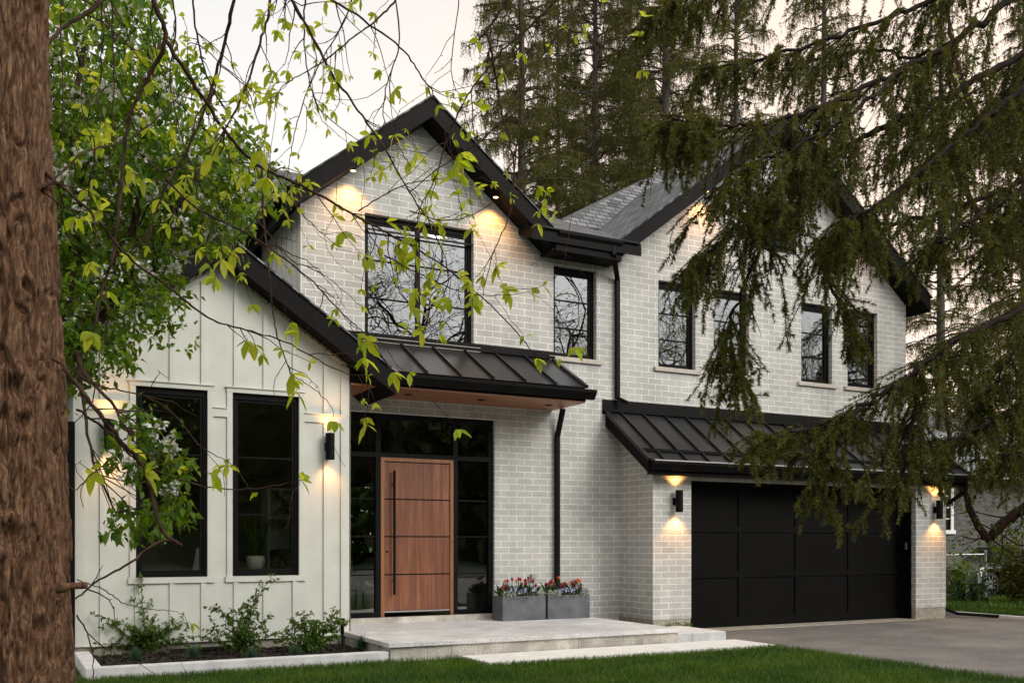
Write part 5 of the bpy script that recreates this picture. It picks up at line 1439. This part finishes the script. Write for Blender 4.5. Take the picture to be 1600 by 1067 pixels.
def car():
    w0 = at(1549, 912, 27.0); gz = -.03
    d_ = unit(np.array([CS, -SN*0.2, 0])); d_[2] = 0; d_ = unit(d_); nrm = np.array([d_[1], -d_[0], 0])
    t_ = thing('parked_car', (w0[0]+1.4, w0[1]+.8, gz), 'black parked car with alloy wheel half hidden by shrubs at right', 'car')
    R_ = .36; o = np.array([w0[0], w0[1], gz])
    def P(u, v, z): return o + d_*u - nrm*v + np.array([0, 0, z])
    # u along the car from the front wheel, v across (0 = near side)
    prof = [(-.85,.25),(-.9,.5),(-.82,.72),(-.3,.86),(.55,.95),(1.15,1.38),(1.8,1.46),(2.6,1.42),(3.35,1.0),(3.75,.95),(3.82,.5),(3.75,.25)]
    def arch(c): return [(c+.42*math.cos(a_), R_+.42*math.sin(a_)) for a_ in np.linspace(0, math.pi, 9)]
    low = [(3.75,.25)]+[(2.75+.42, .25)]+arch(2.75)+[(2.75-.42,.25),(.42,.25)]+arch(0)+[(-.42,.25),(-.85,.25)]
    m = MB(); belt = .92
    # body side skin with arches: strips between lower outline and the belt line
    top = [p for p in prof if True]
    us = sorted(set([round(p[0], 3) for p in low]+[round(p[0], 3) for p in prof]))
    us = [u for u in us if -.9 <= u <= 3.82]
    def zlow(u):
        for c in (0, 2.75):
            if abs(u-c) < .42: return R_+math.sqrt(max(0, .42**2-(u-c)**2))
        return .25
    def ztop(u): return float(np.interp(u, [p[0] for p in prof[1:-1]], [min(p[1], belt+.04*0) if .5 < p[0] < 3.4 else p[1] for p in prof[1:-1]]))
    us = sorted(set(list(np.linspace(-.9, 3.82, 60))+[-.42, .42, 2.33, 3.17]))
    for v in (0, 1.75):
        vv = [P(u, v+(.05 if v == 0 else -.05)*(k == 2), [zlow(u), (zlow(u)+ztop(u))/2, ztop(u)][k]) for u in us for k in range(3)]
        q = [(i*3+k, (i+1)*3+k, (i+1)*3+k+1, i*3+k+1) for i in range(len(us)-1) for k in range(2)]
        m.addm(vv, None, q)
    vv = [P(u, v, ztop(u)) for u in us for v in (.05, .4, 1.35, 1.70)]
    vv = [p+np.array([0, 0, .03*(j % 4 in (1, 2))]) for j, p in enumerate(vv)]
    m.addm(vv, None, [(i*4+k, (i+1)*4+k, (i+1)*4+k+1, i*4+k+1) for i in range(len(us)-1) for k in range(3)])
    for u in (-.9, 3.82): m.add([P(u, 0, .25), P(u, 1.75, .25), P(u, 1.7, ztop(u)), P(u, .05, ztop(u))], [(0,1,2,3)])
    m.build('body', M['carpaint'], t_, smooth=True)
    cab = [(.62,.93),(1.2,1.38),(1.85,1.46),(2.6,1.42),(3.3,.98)]
    g_ = MB(); n = len(cab)
    vv = [P(u, .06+.22*(z-.93), z) for u, z in cab]+[P(u, 1.69-.22*(z-.93), z) for u, z in cab]
    g_.addm(vv, [(0,1,2),(0,2,3),(0,3,4),(n,n+2,n+1),(n,n+3,n+2),(n,n+4,n+3)], [(i, n+i, n+i+1, i+1) for i in range(n-1)]); g_.build('glasshouse', M['carglass'], t_)
    for u in (0, 2.75):
        for v in (.02, 1.55):
            c = P(u, v, R_); 
            def ring(rad, off, sides=32): return [c - nrm*off + d_*rad*math.cos(a_)+np.array([0, 0, rad*math.sin(a_)]) for a_ in np.linspace(0, 2*np.pi, sides, endpoint=False)]
            ty = MB(); rs = [ring(.24, 0.0), ring(.32, -.0), ring(.34, .04), ring(.34, .16), ring(.32, .2), ring(.2, .2)]
            vv = sum(rs, []); ty.addm(vv, None, [(i*32+j, i*32+(j+1) % 32, (i+1)*32+(j+1) % 32, (i+1)*32+j) for i in range(5) for j in range(32)])
            wh = ty.build('wheel', M['tyre'], t_, smooth=True)
            rm = MB(); 
            for k in range(10):
                a_ = k*.6283; e_ = d_*math.cos(a_)+np.array([0, 0, math.sin(a_)])
                rm.obox(c+e_*.04, c+e_*.24, .028, .02, nrm)
            hb = ring(.05, -.01, 12); rm.addm(hb, [(0, i, i+1) for i in range(1, 11)])
            rm.build('rim', M['steel'], wh)
    h_ = MB(); h_.obox(P(-.86, .12, .66), P(-.72, .03, .72), .06, .10); h_.build('headlight', M['steel'], t_)
M['carpaint'] = plain('black_car_paint', (.006, .006, .007), .15, 0, .8); M['carglass'] = plain('car_glass', (.01, .012, .013), .05, 0, .9); M['tyre'] = plain('tyre_rubber', (.012, .012, .012), .8)
car()
def bush(px, d, w_, h_, label, lm, lsz, n, z0=0., group=None, cat='shrub', deep=.6, flowers=None, name='shrub'):
    b = at(px, 847, d); b[2] = z0; t_ = thing(name, tuple(b), label, cat, group)
    W_, L_ = MB(), MB(); pos = []
    for k in range(14):
        e_ = b+np.array([RNG.normal(0, w_*.3), RNG.normal(0, deep*.3), h_*RNG.uniform(.5, 1)]); P = smoothpath([b+RNG.normal(0, .05, 3)*np.array([1, 1, 0]), (b+e_)/2+RNG.normal(0, .08, 3), e_], 4); W_.tube(P, np.linspace(.016, .005, len(P)), 4)
        for c in range(6):
            o = P[RNG.integers(2, len(P))]+RNG.normal(0, 1, 3)*np.array([w_*.16, deep*.2, h_*.12]); pos.append(o+RNG.normal(0, .10, (n//84+1, 3)))
    pos = np.vstack(pos); pos[:, 2] = np.abs(pos[:, 2]-z0-.03)+z0+.03; s_ = lsz*RNG.uniform(.6, 1.3, len(pos))
    leaves(L_, pos, RNG.normal(0, 1, pos.shape)+np.array([0, 0, .3]), s_, s_*.5, .2, .2, 1, False)
    W_.build('stems', M['twig'], t_); L_.build('leaves', lm, t_)
    if flowers:
        F_ = MB(); k = flowers[1]; fp = pos[RNG.integers(0, len(pos), k)]+RNG.normal(0, .03, (k, 3))+np.array([0, -.05, .05]); dv = RNG.normal(0, 1, (k*4, 3))
        if k > 10: leaves(F_, np.repeat(fp, 4, 0), dv, flowers[2], flowers[2], .1, .1, 1, False); F_.build('flowers', flowers[0], t_)
        else:
            for j in range(k): F_ = MB(); leaves(F_, np.repeat(fp[j:j+1], 4, 0), dv[j*4:j*4+4], flowers[2], flowers[2], .1, .1, 1, False); F_.build('flower', flowers[0], t_)
M['pinkbloom'] = leaf_mat('pink_blossom', (.30, .07, .14), (.42, .14, .22), .3)
bush(1502, 25.5, 1.0, 1.05, 'green leafy shrub behind the chain link fence beside the garage pier', M['appleleaf'], .09, 900, flowers=(M['blossom'], 8, .06))
bush(1553, 28.5, 1.1, 1.35, 'pink flowering shrub behind the black car', M['appleleaf'], .07, 900, flowers=(M['pinkbloom'], 220, .05))
bush(1592, 24.5, 1.1, 1.7, 'dense dark evergreen bush at the right edge in front of the car', M['needle_far'], .10, 2600)
bush(1650, 24.0, 1.0, 2.2, 'taller dark evergreen bush just beyond the right edge', M['needle_far'], .10, 2000)
bush(1517, 24.8, .35, .5, 'clump of white flowering bulbs beside the fence post', M['tulipleaf'], .2, 160, flowers=(M['blossom'], 7, .07), cat='flowers', name='flower_clump')
# crooked dark tree whose limb dips beside the garage
def crooked():
    b = at(1690, 847, 21.0); t_ = thing('crooked_tree', (b[0], b[1], 0), 'dark crooked tree with a low V shaped limb in front of the neighbouring windows', 'tree')
    W_, L_ = MB(), MB(); d = 20.5
    for pts, r0, r1 in (([(1690,970,21),(1680,850,21),(1650,760,21),(1660,600,21),(1640,380,21),(1650,150,21)], .30, .12), ([(1655,770,21),(1600,795,20.6),(1570,815,20.4),(1546,840,20.3)], .13, .10),
        ([(1546,846,20.3),(1525,815,20.3),(1503,765,20.3),(1488,715,20.3),(1480,650,20.3),(1470,560,20.4)], .085, .03), ([(1660,640,21),(1600,690,20.6),(1560,700,20.5),(1520,650,20.5),(1490,560,20.5)], .12, .03), ([(1650,450,21),(1560,380,20.6),(1490,260,20.5),(1475,180,20.5)], .10, .03), ([(1650,300,21),(1560,240,20.6),(1500,120,20.5),(1480,20,20.5)], .10, .03)):
        P = px_path(pts, 6, .02); W_.tube(P, np.linspace(r0, r1, len(P)), 8)
        T = unit(np.gradient(P, axis=0))
        for _ in range(15):
            i = RNG.integers(2, len(P)); q = [P[i]]; dd = unit(T[i]*.4+RNG.normal(0, .8, 3)); l = RNG.uniform(.5, 1.6)
            for s_ in range(5): dd = unit(dd+RNG.normal(0, .25, 3)); q.append(q[-1]+dd*l/5)
            q = np.array(q); W_.tube(q, np.linspace(.018, .006, 6), 4)
            for c in q[2:]:
                k = 6; leaves(L_, c+RNG.normal(0, .14, (k, 3)), RNG.normal(0, 1, (k, 3))+np.array([0, 0, -.3]), .10, .055, .2, .2, 1, False)
    W_.build('limbs', M['twig'], t_, smooth=True); L_.build('leaves', M['appleleaf'], t_)
crooked()
far_spruce(1710, 19, 15, 2.6, 2.6, 'dark spruce at the right edge whose boughs droop before the neighbouring house', 'spruces along the side lawn', .9)

# wood far off all round, broad masses of leaves
def treeline(name, pts, h0, h1, n, lsz, label, lm):
    m = MB(); pts = np.array(pts, float); 
    for _ in range(n):
        k = RNG.integers(0, len(pts)-1); f_ = RNG.uniform(); p = pts[k]*(1-f_)+pts[k+1]*f_
        hh = h0+(h1-h0)*(.5+.5*noise.noise(Vector((p[0]*.12, p[1]*.12, 3))))
        z = hh*RNG.uniform(0, 1)**.8; c = np.array([p[0], p[1], z])+RNG.normal(0, .9, 3)*np.array([1, 1, .5]); q = c+RNG.normal(0, .5, (7, 3)); q[:, 2] = np.maximum(q[:, 2], 0)
        leaves(m, q, RNG.normal(0, 1, (7, 3)), lsz, lsz*.6, .2, .2, 1, False)
    tag(m.build(name, lm), label, 'woodland', kind='stuff')
M['farwood'] = leaf_mat('far_wood_leaf', (.030, .046, .012), (.075, .090, .024), .25)
treeline('woodland', [(24, 52), (44, 46), (60, 34), (75, 10)], 5, 10, 2600, 1.1, 'dark mass of trees beyond the neighbouring house', M['farwood'])
treeline('woodland', [(-60, -10), (-30, -30), (0, -40), (30, -42), (60, -34), (90, -10)], 10, 12.5, 9000, 1.7, 'unseen dark hedge and tree belt added across the street to darken the lower windows', M['farwood'])  # out of view; added tall and dense to keep sky out of lower panes
treeline('garden_hedge', [(0, 26), (20, 26)], 4.5, 5.5, 2300, .4, 'green garden hedge behind the house', M['shrubleaf'])

# bare street trees across the lawn, mirrored in the upper windows
def bare_tree(x, y, h, label, seed, grp='bare street trees behind the viewer'):
    rg = np.random.default_rng(seed); t_ = thing('bare_tree', (x, y, 0), label, 'tree', grp); W_ = MB(); L_ = []
    def grow(o, d, l, r, lev):
        n = 5; q = [o]; dd = d
        for s_ in range(n): dd = unit(dd+rg.normal(0, .11+.05*lev, 3)+np.array([0, 0, .04])); q.append(q[-1]+dd*l/n)
        q = np.array(q); W_.tube(q, np.linspace(r, r*.62, n+1), 7 if lev < 2 else 4 if lev < 4 else 3, cap=False)
        if lev >= 5: L_.append(q[-1]); return
        for k in range(4 if lev in (1, 3) else 3):
            i = rg.integers(3, n+1) if k else n; s = rg.normal(0, 1, 3); s -= dd*np.dot(s, dd); grow(q[i], unit(dd+unit(s)*rg.uniform(.4, .95)), l*rg.uniform(.6, .8), r*.55, lev+1)
    grow(np.array([x, y, -.1]), np.array([0, 0, 1.0]), h*.30, h*.0105, 0)
    W_.build('branches', M['twig'], t_, smooth=True)
    F_ = MB(); q = np.array(L_); q = q[rg.uniform(0, 1, len(q)) < .6]; q = np.repeat(q, 7, 0)+rg.normal(0, .20, (len(q)*7, 3)); leaves(F_, q, rg.normal(0, 1, q.shape), .10, .05, .2, .2, 1, False); F_.build('buds', M['limeleaf'], t_)
for k, (x, y, h) in enumerate([(9.5,-6,17),(15,-8,19),(22,-6,18),(28,-9,19),(34,-6,18),(40,-9,18),(47,-6,18),(17,-15,20),(30,-17,21)]):
    bare_tree(x, y, h, ['bare branched street tree mirrored in the wide gable window', 'bare branched street tree mirrored in the narrow window by the downpipe', 'bare tree across the lawn mirrored in the garage gable windows'][min(2, k//2)], 40+k)
